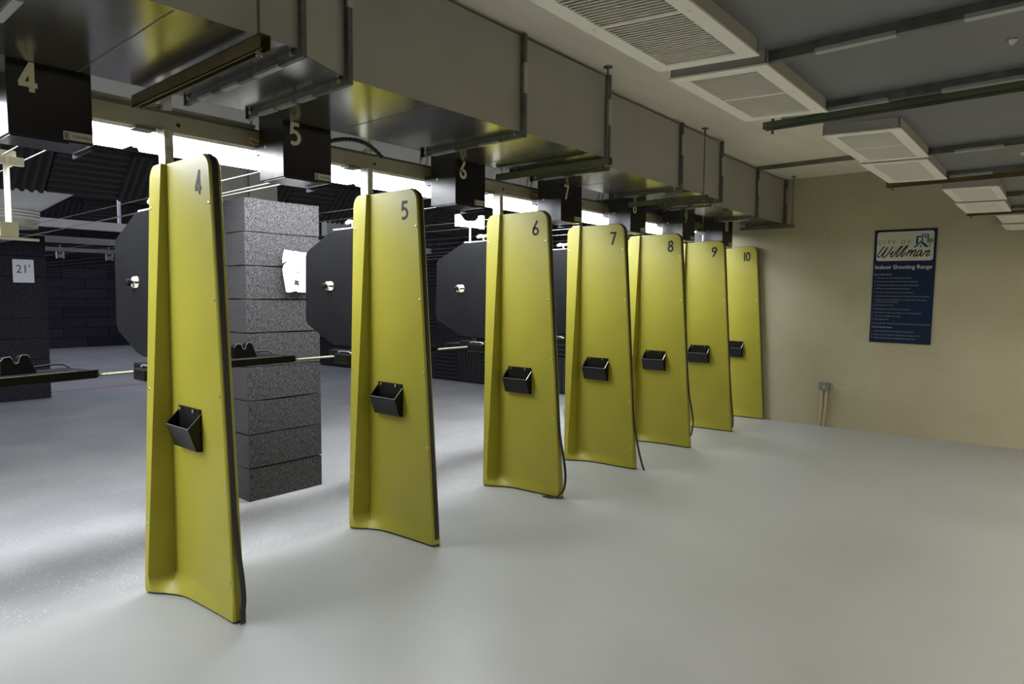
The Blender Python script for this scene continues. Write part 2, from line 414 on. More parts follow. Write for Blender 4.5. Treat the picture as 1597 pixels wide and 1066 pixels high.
# ---------------------------------------------------------------- lane dividers
H = 2.285
def x_near(z): return -0.002 - 0.0656*z
def x_far(z): return -0.705 - 0.030*z
def x_strip(z): return -0.664 + 0.016*z
def depth(z): return 0.146 - 0.052*z
XC = -0.668; TH = 0.060
def side_a(z):
    """outline of the camera side, from near edge to far edge, at height z"""
    xn, xf, xs, d = x_near(z), x_far(z), x_strip(z), depth(z)
    n_arc = 0.075
    if z > H-n_arc:
        q = (z-(H-n_arc))/n_arc; pull = n_arc*(1-math.sqrt(max(0, 1-q*q)))
        xn -= pull; xf += pull*0.85
    xs = max(xs, xf+0.004) if z > H-n_arc else xs
    xc = max(XC, xs+0.001) + 0.002
    sharp = [(xn, 0.006), (xn-0.008, 0.0)] + [(xn-0.008+(xc-xn+0.008)*t, 0) for t in (0.2, 0.4, 0.6, 0.8, 0.93, 1.0)]
    for t in (0.33, 0.66): sharp.append((xc+(xs-xc)*t, -d*t))
    sharp += [(xs, -d), (xf+(xs-xf)*0.5, -d), (xf+0.006, -d), (xf, -d+0.006)]
    foot = [(xn, 0.006), (xn-0.008, -0.006), (-0.141, -0.010), (-0.26, -0.016), (-0.36, -0.022), (-0.435, -0.028), (-0.50, -0.040),
            (-0.545, -0.060), (-0.59, -0.083), (-0.62, -0.105), (-0.65, -0.125), (-0.678, -0.138), (-0.700, -0.142), (xf, -0.136)]
    k = min(1, max(0, (0.105-z)/0.085)); k = k**1.3
    return [(a[0]*(1-k)+b[0]*k, a[1]*(1-k)+b[1]*k) for a, b in zip(sharp, foot)]
def divider_shell(name, parent, flat=False):
    zs = [0.012, 0.03, 0.05, 0.065, 0.08, 0.092, 0.105, 0.2, 0.5, 0.9, 1.3, 1.7, 2.0, 2.16]
    zs += [H-0.075+0.075*math.sin(math.radians(a)) for a in (0, 15, 30, 45, 60, 72, 82, 90)]
    rings = []
    for z in zs:
        a = side_a(z)
        b = [(x, TH-(max(y, 0) if flat else y)) for x, y in a][::-1]
        rings.append([(x, y, z) for x, y in a+b])
    return MB().loft(rings).build(name, M['yellow'], parent, smooth=22)
def edge_path(z0):
    pts = []
    for z in [z0+(2.16-z0)*i/10 for i in range(11)]: pts.append((x_near(z), z))
    for a in (0, 15, 30, 45, 60, 75, 90):
        z = H-0.075+0.075*math.sin(math.radians(a)); q = math.sin(math.radians(a))
        pts.append((x_near(z)-0.075*(1-math.sqrt(max(0, 1-q*q))), z))
    pts += [(-0.30, H), (-0.45, H), (-0.60, H)]
    return pts
TRIM_TAIL = {   # loose lower ends of the rubber edge strip: (dx, dy, z) from the bottom up
    4: [(0.030, 0.0, 0.004), (0.022, 0.004, 0.05), (0.040, 0.004, 0.13), (0.036, 0.002, 0.24), (0.018, 0, 0.36), (0.006, 0, 0.50)],
    5: [(0.006, 0, 0.045), (0.010, 0, 0.12), (0.010, 0, 0.25), (0.006, 0, 0.42), (0.004, 0, 0.55)],
    6: [(-0.125, -0.075, 0.006), (-0.045, -0.060, 0.010), (0.012, -0.028, 0.035), (0.034, 0.0, 0.10), (0.044, 0.004, 0.20), (0.034, 0.002, 0.33), (0.012, 0, 0.48), (0.005, 0, 0.6)],
    7: [(0.098, -0.012, 0.006), (0.078, -0.006, 0.05), (0.052, 0, 0.14), (0.030, 0, 0.25), (0.012, 0, 0.38), (0.004, 0, 0.5)],
    8: [(0.012, 0, 0.13), (0.035, 0, 0.21), (0.045, 0, 0.30), (0.032, 0, 0.42), (0.012, 0, 0.56), (0.004, 0, 0.7)],
    9: [(0.010, 0, 0.05), (0.020, 0, 0.13), (0.018, 0, 0.25), (0.008, 0, 0.42), (0.004, 0, 0.6)],
    10: [(0.004, 0, 0.03), (0.005, 0, 0.3), (0.004, 0, 0.6)],
}
shell0 = None
bin_parts = None
DESC = {4: 'nearest the camera, beside the rubber block pillar', 5: 'with its rubber edge strip intact to the floor',
        6: 'with loose edge strip curling under onto the floor', 7: 'with loose edge strip flared outwards onto the floor',
        8: 'with edge strip bowed out above the floor', 9: 'second from the end wall', 10: 'fixed against the tan end wall'}
def screw_mb(x, z, y=0.0):
    mb = MB(); n = 10
    r0 = [(x+0.0095*math.cos(i*2*PI/n), y+0.001, z+0.0095*math.sin(i*2*PI/n)) for i in range(n)]
    r1 = [(x+0.0078*math.cos(i*2*PI/n), y-0.003, z+0.0078*math.sin(i*2*PI/n)) for i in range(n)]
    r2 = [(x+0.003*math.cos(i*2*PI/n), y-0.0045, z+0.003*math.sin(i*2*PI/n)) for i in range(n)]
    return mb.loft([r0, r1, r2])
for n in range(4, 11):
    t = thing('lane_divider', (0, LANE_Y[n], 0),
              'mustard yellow tapered booth divider numbered %d, %s' % (n, DESC[n]), 'divider', 'yellow lane dividers along the firing line')
    if n == 10: divider_shell('shell', t, True)
    elif shell0 is None: shell0 = divider_shell('shell', t)
    else:
        o = shell0.copy(); COL.objects.link(o); o.parent = t
    # dark gap strip under the shell
    a = side_a(0.012)
    ring = [(x-0.008 if i < 2 else x, y+0.008) for i, (x, y) in enumerate(a)] + [(x, TH-(max(y, 0) if n == 10 else y)-0.008) for x, y in a][::-1]
    MB().loft([[(x, y, 0.0) for x, y in ring], [(x, y, 0.016) for x, y in ring]]).build('base_gasket', M['rubber'], t)
    # rubber edge strip
    tail = TRIM_TAIL[n]; ztop = tail[-1][2]
    pts = [(x_near(z)+dx, 0.028+dy, z) for dx, dy, z in tail]
    pts += [(x+0.002, 0.028, z+(0.003 if z > H-0.01 else 0)) for x, z in edge_path(ztop+0.05)]
    # smooth the path
    P = [Vector(p) for p in pts]; S = []
    for i in range(len(P)-1):
        p0, p1, p2, p3 = P[max(i-1, 0)], P[i], P[i+1], P[min(i+2, len(P)-1)]
        for q in (0, 0.25, 0.5, 0.75):
            S.append(0.5*((2*p1)+(-p0+p2)*q+(2*p0-5*p1+4*p2-p3)*q*q+(-p0+3*p1-3*p2+p3)*q**3))
    S.append(P[-1])
    MB().strap(S, (0, 1, 0), 0.026, 0.006).build('edge_strip', M['rubber'] if n < 10 else M['grey_strut'], t, smooth=40)
    # screws
    for z in (0.198, 0.635, 1.11, 1.58, 2.045):
        screw_mb(x_near(z)-0.023, z).build('screw', M['screw'], t)
    for z in (0.38, 1.10, 2.06):
        screw_mb(x_far(z)+0.030, z, -depth(z)).build('screw', M['screw'], t)
    # numeral
    wdt = 0.085 if n != 10 else 0.10
    x0 = -0.300 if n != 10 else -0.345
    nb = numeral_mesh(str(n), 0.118, 0.0185, lambda u, v, l, x0=x0: (x0+u, -l, 2.095+v), squeeze=1.0)
    nb.build('numeral', M['numeral_dark'], t)
    # brass catcher bin
    b = MB()
    X0, X1 = -0.555, -0.295
    xs = 0.012
    zt, zb = 1.000, 0.808
    prof = [(-0.002, zt), (-0.002, zb), (-0.030, zb+0.004), (-0.070, zt-0.068), (-0.066, zt-0.068), (-0.027, zb+0.008), (-0.006, zb+0.006), (-0.006, zt)]
    b.prism(prof, 'x', X0, X1)
    for xa in (X0, X1-0.005):
        b.prism([(-0.002, zt), (-0.002, zb), (-0.030, zb+0.004), (-0.070, zt-0.068)], 'x', xa, xa+0.005)
    bo = b.build('brass_bin', M['black_plastic'], t)
    bo['label'] = 'black open-topped plastic bin screwed to the divider face'
    MB().box(X0+0.015, X1-0.005, -0.010, -0.001, zt-0.002, zt+0.024).build('mounting_strip', M['black_plastic'], bo)
    for xx in (X0+0.05, X1-0.06):
        k = MB().tube([(xx, -0.016, zt+0.004), (xx, -0.016, zt+0.020)], 0.006, 8).build('hook', M['chrome'], bo)
    # highlight on the bin rim, put in as a thin silver line
    r = MB().box(X0, X1, -0.0715, -0.068, zt-0.070, zt-0.067)
    r.add([(X1-0.001, -0.004, zt-0.001), (X1+0.001, -0.004, zt-0.001), (X1+0.001, -0.072, zt-0.068), (X1-0.001, -0.072, zt-0.068),
           (X1-0.001, -0.004, zt+0.001), (X1+0.001, -0.004, zt+0.001), (X1+0.001, -0.072, zt-0.066), (X1-0.001, -0.072, zt-0.066)],
          [(0, 1, 2, 3), (4, 7, 6, 5), (0, 4, 5, 1), (1, 5, 6, 2), (2, 6, 7, 3), (3, 7, 4, 0)])
    r.build('rim_highlight', M['silver_trim_and_glint'], bo)
    if n == 7:
        s = MB().box(-0.733, -0.708, -0.118, -0.090, 0.42, 0.50); so = s.build('latch_plate', M['chrome'], t)

# ---------------------------------------------------------------- steel posts and the beam they carry
for n in range(4, 11):
    y = LANE_Y[n]+(0.03 if n < 10 else 0.0)
    p = MB().box(-0.735, -0.655, y-0.022, y+0.022, 2.286, 2.474)
    p.box(-0.730, -0.660, y-0.02, y+0.02, 2.579, ZC)
    o = p.build('support_post', M['post'])
    tag(o, 'steel hanger post rising from the top of lane divider %d to the ceiling' % n, 'post', 'posts above the lane dividers')
bt = thing('cross_beam', (0, 0, 0), 'long painted steel beam running over all the lane dividers below the exhaust duct', 'beam')
MB().box(-0.785, -0.70, YB, YW, 2.475, 2.565).build('channel', M['beam'], bt)
MB().box(-0.80, -0.685, YB, YW, 2.565, 2.578).build('top_flange', M['grey_strut'], bt)
MB().tube([(-0.72, YB, 2.600), (-0.72, 0.55, 2.600)], 0.012).build('pipe', M['beam'], bt)
for n in range(4, 10):
    y = LANE_Y[n]
    MB().tube([(-0.701, y+0.10, 2.515), (-0.693, y+0.10, 2.515)], 0.009, 10).build('bolt', M['rubber'], bt)
    MB().box(-0.78, -0.69, y-0.12, y-0.02, 2.462, 2.476).build('clamp', M['grey_strut'], bt)

# ---------------------------------------------------------------- swinging black shields beside each divider
SH_DESC = {4: 'directly left of divider 4', 5: 'left of divider 5 before the pillar', 6: 'left of divider 6 before the foam wall',
           7: 'mostly hidden behind divider 6', 8: 'hidden behind divider 7, left of divider 8'}
sh0 = None
def make_shield(n):
    y = LANE_Y[n]+0.03
    t = thing('side_shield', (0, y, 0), 'black chamfered shield panel with a round knob, %s' % SH_DESC[n], 'shield', 'black shields downrange of the dividers')
    def rc(p, q, r, k):   # soften corners: polyline with cut corners
        return p
    out = [(-0.80, 1.245), (-0.80, 2.080), (-1.085, 2.070), (-1.13, 2.058), (-1.395, 1.945), (-1.425, 1.925), (-1.436, 1.895),
           (-1.448, 1.440), (-1.440, 1.405), (-1.415, 1.378), (-1.14, 1.262), (-1.06, 1.246)]
    MB().prism(out, 'y', -0.014, 0.014).build('panel', M['shield'], t, bevel=0.003)
    kp = [(-1.13+0.034*math.cos(a)+(0.022 if math.cos(a) > 0 else -0.022), 1.675+0.034*math.sin(a)) for a in [i*PI/10 for i in range(20)]]
    pl = MB().prism(kp, 'y', -0.018, -0.0141).build('knob_plate', M['plate_cream'], t, smooth=40)
    MB().tube([(-1.155, -0.018, 1.675), (-1.155, -0.032, 1.675), (-1.155, -0.034, 1.675), (-1.155, -0.052, 1.675), (-1.155, -0.056, 1.675)],
              [0.009, 0.010, 0.021, 0.021, 0.015], 16).build('knob', M['black_plastic'], t, smooth=50)
    MB().box(-1.125, -1.075, -0.024, -0.018, 1.671, 1.679).build('thumb_bolt', M['black_plastic'], t)
    MB().box(-1.09, -0.80, -0.004, 0.004, 2.078, 2.086).build('top_rail', M['white_paint'], t)
    MB().tube([(-0.86, 0, 2.082), (-0.86, 0, 2.115)], 0.008).build('pivot', M['white_paint'], t)
    MB().tube([(-0.93, 0, 2.118), (-0.90, 0, 2.126), (-0.85, 0, 2.120), (-0.80, 0, 2.130)], [0.014, 0.017, 0.013, 0.012], 10).build('top_latch', M['white_paint'], t)
    MB().box(-0.80, -0.776, -0.012, 0.012, 1.30, 1.36).build('hinge', M['black_plastic'], t)
    MB().box(-0.80, -0.776, -0.012, 0.012, 1.92, 1.98).build('hinge', M['black_plastic'], t)
    return t
for n in (4, 5, 6, 7, 8): make_shield(n)

# ---------------------------------------------------------------- shooting tables
def make_table(n, length, y_right, xr, slope, desc):
    # local frame: +y along the lane width, origin at the right end of the near edge
    rz = math.atan2(slope, 1.0)
    t = thing('shooting_table', (xr, y_right, 0), 'narrow black shooting table %s' % desc, 'table', 'shooting tables in the lanes', rz)
    L, Dp = length, 0.34
    out = [(0, -L+0.03), (0, -0.02), (-0.02, 0), (-Dp+0.03, 0), (-Dp, -0.03), (-Dp, -L+0.03), (-Dp+0.03, -L), (-0.02, -L)]
    MB().prism(out, 'z', 1.118, 1.160).build('table_top', M['table'], t, bevel=0.004)
    e = [(0.004, -L+0.03), (0.004, -0.018), (-0.02, 0.004), (-0.02, -0.02), (-0.012, -0.03), (-0.012, -L+0.03)]
    MB().prism(e, 'z', 1.122, 1.166).build('edging', M['table_edge'], t)
    MB().box(-0.016, -0.010, -L+0.05, -0.12, 1.166, 1.169).build('edge_highlight', M['silver_trim_and_glint'], t)  # specular line along the near table edge, painted as a silver strip
    # bent handle rail on the far side
    MB().tube([(-Dp+0.05, -0.42, 1.185), (-Dp+0.05, -0.38, 1.172), (-Dp+0.05, -0.10, 1.190), (-Dp+0.07, -0.05, 1.186), (-Dp+0.09, -0.03, 1.165)], 0.006).build('rail', M['black_plastic'], t, smooth=50)
    # two-horned gun rest
    yc = -0.30 if n == 5 else -0.34
    w = 0.075
    pr = [(yc-w, 1.16), (yc-w, 1.235), (yc-w+0.015, 1.255), (yc-0.030, 1.258), (yc-0.018, 1.245), (yc-0.012, 1.225), (yc, 1.217), (yc+0.012, 1.225),
          (yc+0.018, 1.250), (yc+0.030, 1.264), (yc+w-0.018, 1.262), (yc+w-0.006, 1.245), (yc+w+0.015, 1.19), (yc+w+0.03, 1.16)]
    MB().prism(pr, 'x', -0.24, -0.19).build('gun_rest', M['table'], t, bevel=0.004)
    rim = [(q[0], q[1]+0.0005) for q in pr[1:12]]
    mb = MB()
    rings = [[(-0.191, a, b), (-0.187, a, b), (-0.187, a, b+0.004), (-0.191, a, b+0.004)] for a, b in rim]
    mb.loft(rings).build('rest_highlight', M['silver_trim_and_glint'], t)  # bright band standing in for the highlight on the rest's upper edge
    # support bar to the divider
    MB().tube([(-0.05, -0.02, 1.130), (0.255, 0.14, 1.163)], 0.010, 6).build('support_bar', M['dull_brass'], t)
    return t
TD = {4: 'at far left with a two-horned gun rest, left of divider 4', 5: 'crossing in front of the rubber pillar between dividers 4 and 5',
      6: 'seen between dividers 5 and 6', 7: 'mostly hidden behind divider 6'}
make_table(4, 0.82, LANE_Y[4]-0.14, -1.27, 0.22, TD[4])
make_table(5, 0.90, LANE_Y[5]-0.17, -1.28, 0.08, TD[5])
make_table(6, 0.90, LANE_Y[6]-0.17, -1.22, 0.08, TD[6])
make_table(7, 0.80, LANE_Y[7]-0.17, -1.25, 0.08, TD[7])
for n in (4, 5, 6, 7):
    y = LANE_Y[n]
    t = thing('table_bracket', (0, y, 0), 'black clamp block holding the table bar at the back of lane divider %d' % n, 'bracket', 'table clamp blocks')
    MB().box(-0.955, -0.80, -0.075, -0.012, 1.128, 1.192).build('clamp_block', M['black_plastic'], t, bevel=0.006)
    MB().box(-1.10, -0.97, -0.02, 0.045, 1.165, 1.212).build('rear_block', M['black_plastic'], t, bevel=0.006)
    MB().box(-0.98, -0.775, -0.012, 0.02, 1.15, 1.17).build('arm', M['black_plastic'], t)
    MB().tube([(-0.96, -0.03, 1.2), (-0.93, -0.03, 1.208), (-0.84, -0.03, 1.208), (-0.80, -0.03, 1.196)], 0.006).build('clip', M['silver_trim_and_glint'], t)

# ---------------------------------------------------------------- black target-retriever housings above each lane
for n in range(4, 11):
    c = CEN[n] if n > 4 else -0.585
    t = thing('retriever_housing', (-0.33, c, 2.26), 'black metal box marked %d hanging over its lane beside the duct' % n, 'machine housing', 'numbered black housings over the lanes')
    HT = 0.385
    b = MB().prism([(-0.155, 0.0), (-0.155, HT), (0.155, HT), (0.155, 0.0)], 'x', -0.26, -0.001)
    b.build('housing', M['black_paint'], t, bevel=0.004)
    MB().prism([(-0.225, -0.006), (-0.225, 0.0005), (0.0, 0.0005), (0.0, -0.006)], 'y', -0.15, 0.06).build('bottom_plate', M['black_paint'], t)
    MB().prism([(-0.25, -0.004), (-0.255, -0.022), (-0.245, -0.026), (-0.0, -0.016), (0.0, -0.004)], 'y', 0.145, 0.152).build('bottom_lip', M['black_paint'], t)
    nb = numeral_mesh(str(n), 0.122, 0.021, lambda u, v, l: (l, u, v))
    nb.build('numeral', M['numeral_cream'], t).location = (0, -0.116 if n != 10 else -0.105, 0.184)
    MB().box(0.0, 0.003, 0.040, 0.150, 0.012, 0.048).build('name_plate', M['plate_cream'], t)
    tm = MB(); text_mesh(tm, 'CASWELL', 0.072, 0.146, 0.024, 0.011, lambda u, v, l: (0.0032, u, v), bold=0.02)
    ribbon(tm, [(0.060, 0.038), (0.047, 0.038), (0.047, 0.020), (0.060, 0.020)], 0.004, lambda u, v, l: (0.003+l, u, v), 0.0004)
    ribbon(tm, [(0.050, 0.029), (0.060, 0.029)], 0.004, lambda u, v, l: (0.003+l, u, v), 0.0004)
    tm.build('maker_lettering', M['ink'], t)
    sc = screw_mb(-0.19, 0.19, -0.155); sc.build('screw', M['screw'], t)
    if n > 4:
        MB().box(-0.34, -0.26, -0.14, -0.02, 0.16, 0.225).build('motor_cover', M['black_paint'], t)
    MB().tube([(-0.13, -0.05, HT), (-0.13, -0.05, ZC-2.26)], 0.006).build('hanger_rod', M['grey_strut'], t)
    MB().tube([(-0.13, 0.08, HT), (-0.13, 0.08, ZC-2.26)], 0.006).build('hanger_rod', M['grey_strut'], t)

# cables running downrange (two per lane, one slack return)
for n in range(4, 11):
    c = CEN[n] if n > 4 else -0.585
    for dy, z0, z1, w in ((-0.10, 2.335, 2.33, 'left'), (0.10, 2.300, 2.29, 'right'), (-0.04, 2.278, 2.20, 'lower')):
        if n > 5 and w == 'lower': continue
        r = 0.0030 if n < 6 else 0.0016
        o = MB().tube([(-0.585, c+dy, z0), (-6, c+dy, (z0+z1)/2-0.01), (XB+0.02, c+dy, z1)], r, 6).build('carrier_cable', M['cable'])
        tag(o, 'thin taut %s cable running downrange from the black box marked %d' % (w, n), 'cable', 'target carrier cables')

# target carriers hanging on the cables
def carrier(loc, label, rod):
    t = thing('target_carrier', loc, label, 'target carrier', 'target carriers on the cables')
    for s, a, b_ in ((-1, -0.185, -0.155), (1, 0.150, 0.190)):
        MB().box(-0.02, 0.03, a, b_, -0.01, 0.105 if s < 0 else 0.125).build('end_bracket', M['cream_paint'], t)
    prof = [(-0.155, -0.01), (-0.155, 0.10), (-0.125, 0.10), (-0.08, 0.06), (-0.06, 0.055), (0.06, 0.055), (0.10, 0.075), (0.150, 0.12), (0.150, -0.005), (0.0, -0.005)]
    MB().prism(prof, 'x', 0.0, 0.01).build('carrier_plate', M['cream_paint'], t)
    for y, z in ((-0.115, 0.055), (0.105, 0.065), (-0.03, 0.03), (0.05, 0.03)):
        MB().tube([(0.0105, y, z), (0.013, y, z)], 0.006, 8).build('bolt', M['grey_strut'], t)
    if rod:
        MB().tube([(0.02, -0.01, 0.055), (0.02, -0.01, -rod)], 0.009, 8).build('target_rod', M['white_paint'], t)
    return t
carrier((-1.60, 3.30, 2.300), 'white winged target carrier with a thin rod, between dividers 5 and 6', 0.18)
carrier((-1.60, 5.62, 2.27), 'white target carrier partly hidden behind the box marked 9', 0.1)
t = thing('target_carrier', (-1.0, -0.60, 2.27), 'cream target carrier with a hanging clamp at the far left edge under box 4', 'target carrier', 'target carriers on the cables')
MB().box(-0.02, 0.02, -0.09, 0.035, -0.03, 0.035).build('carrier_plate', M['cream_paint'], t)
MB().box(0.0, 0.03, 0.0, 0.065, -0.035, 0.005).build('end_bracket', M['cream_paint'], t)
MB().tube([(0.01, -0.005, 0), (0.01, -0.005, -0.33)], 0.013, 4).build('target_rod', M['cream_paint'], t)
MB().box(-0.015, 0.03, -0.045, 0.03, -0.385, -0.315).build('clamp', M['cream_paint'], t)
MB().box(-0.01, 0.01, -0.05, 0.12, -0.40, -0.388).build('clamp_arm', M['white_paint'], t)

# ---------------------------------------------------------------- exhaust duct (left, over the housings)
ex = thing('exhaust_duct', (0, 0, 0), 'long galvanised rectangular duct hung under the ceiling above the lane dividers', 'duct')
ZB, ZT = 2.555, 3.095
XL = -0.275
segs = [(YB+0.02, -0.88, 0.72, 0.72), (-0.88, -0.03, 0.70, 0.70), (-0.03, 0.285, 0.68, 0.555), (0.285, 1.50, 0.555, 0.55), (1.50, 2.41, 0.55, 0.55), (2.41, 2.66, 0.55, 0.39),
        (2.66, 3.86, 0.39, 0.385), (3.86, 4.72, 0.385, 0.385), (4.72, 4.92, 0.385, 0.19), (4.92, 6.25, 0.19, 0.18), (6.25, 7.28, 0.18, 0.175)]
for i, (y0, y1, xa, xb) in enumerate(segs):
    m = MB()
    r0 = [(XL, y0, ZB), (xa, y0, ZB), (xa, y0, ZT), (XL, y0, ZT)]
    r1 = [(XL, y1, ZB), (xb, y1, ZB), (xb, y1, ZT), (XL, y1, ZT)]
    o = m.loft([r0, r1]).build('duct_section', M['galv'], ex)
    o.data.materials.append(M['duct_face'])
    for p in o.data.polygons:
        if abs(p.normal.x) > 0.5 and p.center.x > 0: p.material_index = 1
for y in (-0.50, 0.80, 2.02, 3.25, 5.6):
    xr_ = 0.68 if y < 0 else (0.53 if y < 2.5 else (0.37 if y < 4 else 0.17))
    MB().box(XL+0.005, xr_, y-0.0025, y+0.0025, ZB-0.0015, ZB+0.001).build('seam', M['galv_flange'], ex)
def flange(parent, y, xl, xr, zb, zt, cleats, seed=0, bottom_only=False):
    g = 0.034; th = 0.011
    m = MB()
    m.box(xl-0.02, xr+g, y-th, y+th, zb-g, zb)
    if not bottom_only: m.box(xr, xr+g, y-th, y+th, zb, zt+0.01); m.box(xl-g, xl, y-th, y+th, zb-g, zt)
    f = m.build('flange', M['galv_flange'], parent)
    rnd = random.Random(seed)
    for (a, b_) in cleats:
        xa = xl+(xr-xl)*a; xb = xl+(xr-xl)*b_
        MB().box(xa, xb, y-th-0.003, y+th+0.003, zb-g-0.003, zb-g+0.009).build('cleat', M['galv_cleat'], f)
    if not bottom_only:
        zz = zb+(zt-zb)*(0.35+0.2*rnd.random())
        MB().box(xr+g-0.009, xr+g+0.003, y-th-0.003, y+th+0.003, zz, zz+0.17).build('cleat', M['galv_cleat'], f)
        MB().tube([(xr-0.03, y-th-0.012, zb-0.012), (xr-0.03, y-th, zb-0.012)], 0.009, 8).build('corner_bolt', M['screw'], f)
        MB().tube([(xl+0.03, y-th-0.012, zb-0.012), (xl+0.03, y-th, zb-0.012)], 0.009, 8).build('corner_bolt', M['screw'], f)
    return f
for k, (y, xr, cl) in enumerate([(-0.88, 0.71, [(0.1, 0.3), (0.5, 0.75)]), (-0.03, 0.69, [(0.12, 0.27), (0.36, 0.51), (0.66, 0.86)]), (0.285, 0.555, [(0.12, 0.30), (0.33, 0.5), (0.55, 0.7)]),
                                 (1.50, 0.55, [(0.1, 0.35), (0.6, 0.8)]), (2.41, 0.55, [(0.3, 0.5), (0.6, 0.85)]), (2.66, 0.39, [(0.15, 0.45), (0.6, 0.85)]),
                                 (3.86, 0.385, [(0.2, 0.42), (0.55, 0.8)]), (4.72, 0.385, [(0.25, 0.5), (0.6, 0.85)]), (4.92, 0.19, [(0.1, 0.35), (0.5, 0.8)]),
                                 (6.25, 0.18, [(0.1, 0.4), (0.55, 0.85)]), (7.24, 0.18, [])]):
    flange(ex, y, XL, xr, ZB, ZT, cl, seed=k)

def trapeze(y, x0, x1, m, label, rods, h=0.041, z=2.528, round_to=None):
    t = thing('duct_hanger', (0, y, 0), label, 'duct hanger', 'struts carrying the ducts')
    mb = MB()
    mb.box(x0, x1, -0.021, -0.018, z-h, z).box(x0, x1, 0.018, 0.021, z-h, z).box(x0, x1, -0.021, 0.021, z-0.003, z)
    mb.box(x0, x1, -0.021, -0.012, z-h, z-h+0.003).box(x0, x1, 0.012, 0.021, z-h, z-h+0.003)
    mb.build('strut', m, t)
    for xr in rods:
        MB().tube([(xr, 0, z-h-0.02), (xr, 0, ZC)], 0.006, 8).build('threaded_rod', M['grey_strut'], t)
        MB().tube([(xr, 0, ZC-0.008), (xr, 0, ZC-0.001)], 0.03, 12).build('ceiling_washer', M['grey_strut'], t)
        MB().tube([(xr, 0, z-h-0.012), (xr, 0, z-h)], 0.014, 6).build('nut', M['screw'], t)
    return t
trapeze(-0.235, -0.36, 0.80, M['bronze'], 'bronze strut carrying the duct across the top left, above divider 4', (0.755,), h=0.055)
trapeze(2.30, -0.34, 0.66, M['green_strut'], 'green strut under the duct above dividers 6 and 7', (0.63,), h=0.045)
trapeze(4.20, -0.30, 0.50, M['green_strut'], 'short green strut under the duct in front of the box marked 8', (0.46,), h=0.045)
trapeze(7.10, -0.32, 0.36, M['grey_strut'], 'dark strut under the far end of the exhaust duct at the end wall', (0.33,), h=0.04)
o = MB().box(0.20, 2.2, 6.22, 6.262, ZC-0.045, ZC).build('ceiling_strut', M['grey_strut'])
tag(o, 'grey strut fixed flat on the ceiling from the exhaust duct towards the grilles', 'strut')
o = MB().tube([(1.15, 4.15, ZC), (1.15, 4.15, ZC-0.075)], 0.005, 6).build('ceiling_pin', M['grey_strut'])
tag(o, 'short pin sticking down from the bare ceiling beside the ducts', 'pin')

# ---------------------------------------------------------------- supply duct (right) with its grilles
su = thing('supply_duct', (0, 0, 0), 'wide flat grey supply duct hung over the walkway at the upper right', 'duct')
SZB, SZT = 2.380, 2.78
ssegs = [(YB+0.02, -1.2, 1.95), (-1.2, 0.52, 1.97), (0.52, 1.34, 1.99), (1.34, 2.62, 2.15), (2.62, 3.45, 2.17), (3.45, 4.52, 2.35), (4.52, 5.5, 2.37), (5.5, 6.45, 2.52), (6.45, 7.28, 2.54)]
for y0, y1, xa in ssegs:
    MB().box(xa, 4.95, y0, y1, SZB, SZT).build('duct_section', M['supply'], su)
for k, (y, xa) in enumerate([(-1.2, 1.97), (0.66, 2.27), (1.347, 2.10), (2.54, 2.42), (3.34, 2.30), (4.52, 2.62), (5.40, 2.50), (6.45, 2.79)]):
    cl = [(0.05, 0.13), (0.19, 0.28), (0.36, 0.45), (0.6, 0.7), (0.8, 0.9)]
    flange(su, y, xa, 4.95, SZB, SZT, cl, seed=20+k, bottom_only=True)
for x, y in ((2.86, 1.02), (2.86, 2.05), (2.80, 2.95), (2.9, -0.3)):
    MB().tube([(x, y, SZB-0.001), (x, y, SZB-0.004), (x, y, SZB-0.016)], [0.014, 0.013, 0.004], 12).build('rivet_plate', M['galv_cleat'], su)
def trapeze2(y, x0, x1, m, label):
    t = thing('duct_hanger', (0, y, 0), label, 'duct hanger', 'struts carrying the ducts')
    z = SZB-0.026; h = 0.030
    mb = MB()
    mb.box(x0, x1, -0.021, -0.018, z-h, z).box(x0, x1, 0.018, 0.021, z-h, z).box(x0, x1, -0.021, 0.021, z-0.003, z)
    mb.box(x0, x1, -0.021, -0.012, z-h, z-h+0.003).box(x0, x1, 0.012, 0.021, z-h, z-h+0.003)
    mb.build('strut', m, t)
    for xr in (x0+0.035, x1-0.1):
        MB().tube([(xr, 0, z-h-0.02), (xr, 0, ZC)], 0.006, 8).build('threaded_rod', M['grey_strut'], t)
    return t
trapeze2(1.415, 1.985, 5.15, M['green_strut'], 'long green strut under the supply duct between the second and third ceiling grilles')
trapeze2(3.40, 2.08, 5.15, M['bronze'], 'olive strut under the supply duct between the fourth and fifth ceiling grilles')
trapeze2(5.46, 2.31, 5.15, M['bronze'], 'olive strut under the supply duct between the sixth and seventh ceiling grilles')
grilles = [(1.98, -0.37, 0.47), (1.97, 0.567, 1.239), (2.142, 1.71, 2.449), (2.125, 2.513, 3.246), (2.345, 3.752, 4.466), (2.325, 4.591, 5.311), (2.505, 5.681, 6.382), (2.485, 6.585, 7.24)]
GN = ['nearest the camera', 'second nearest the camera', 'third from the camera, just past the green strut', 'fourth from the camera', 'fifth from the camera, just past the olive strut',
      'sixth from the camera', 'second from the end wall at the right edge', 'closest to the end wall at the right edge']
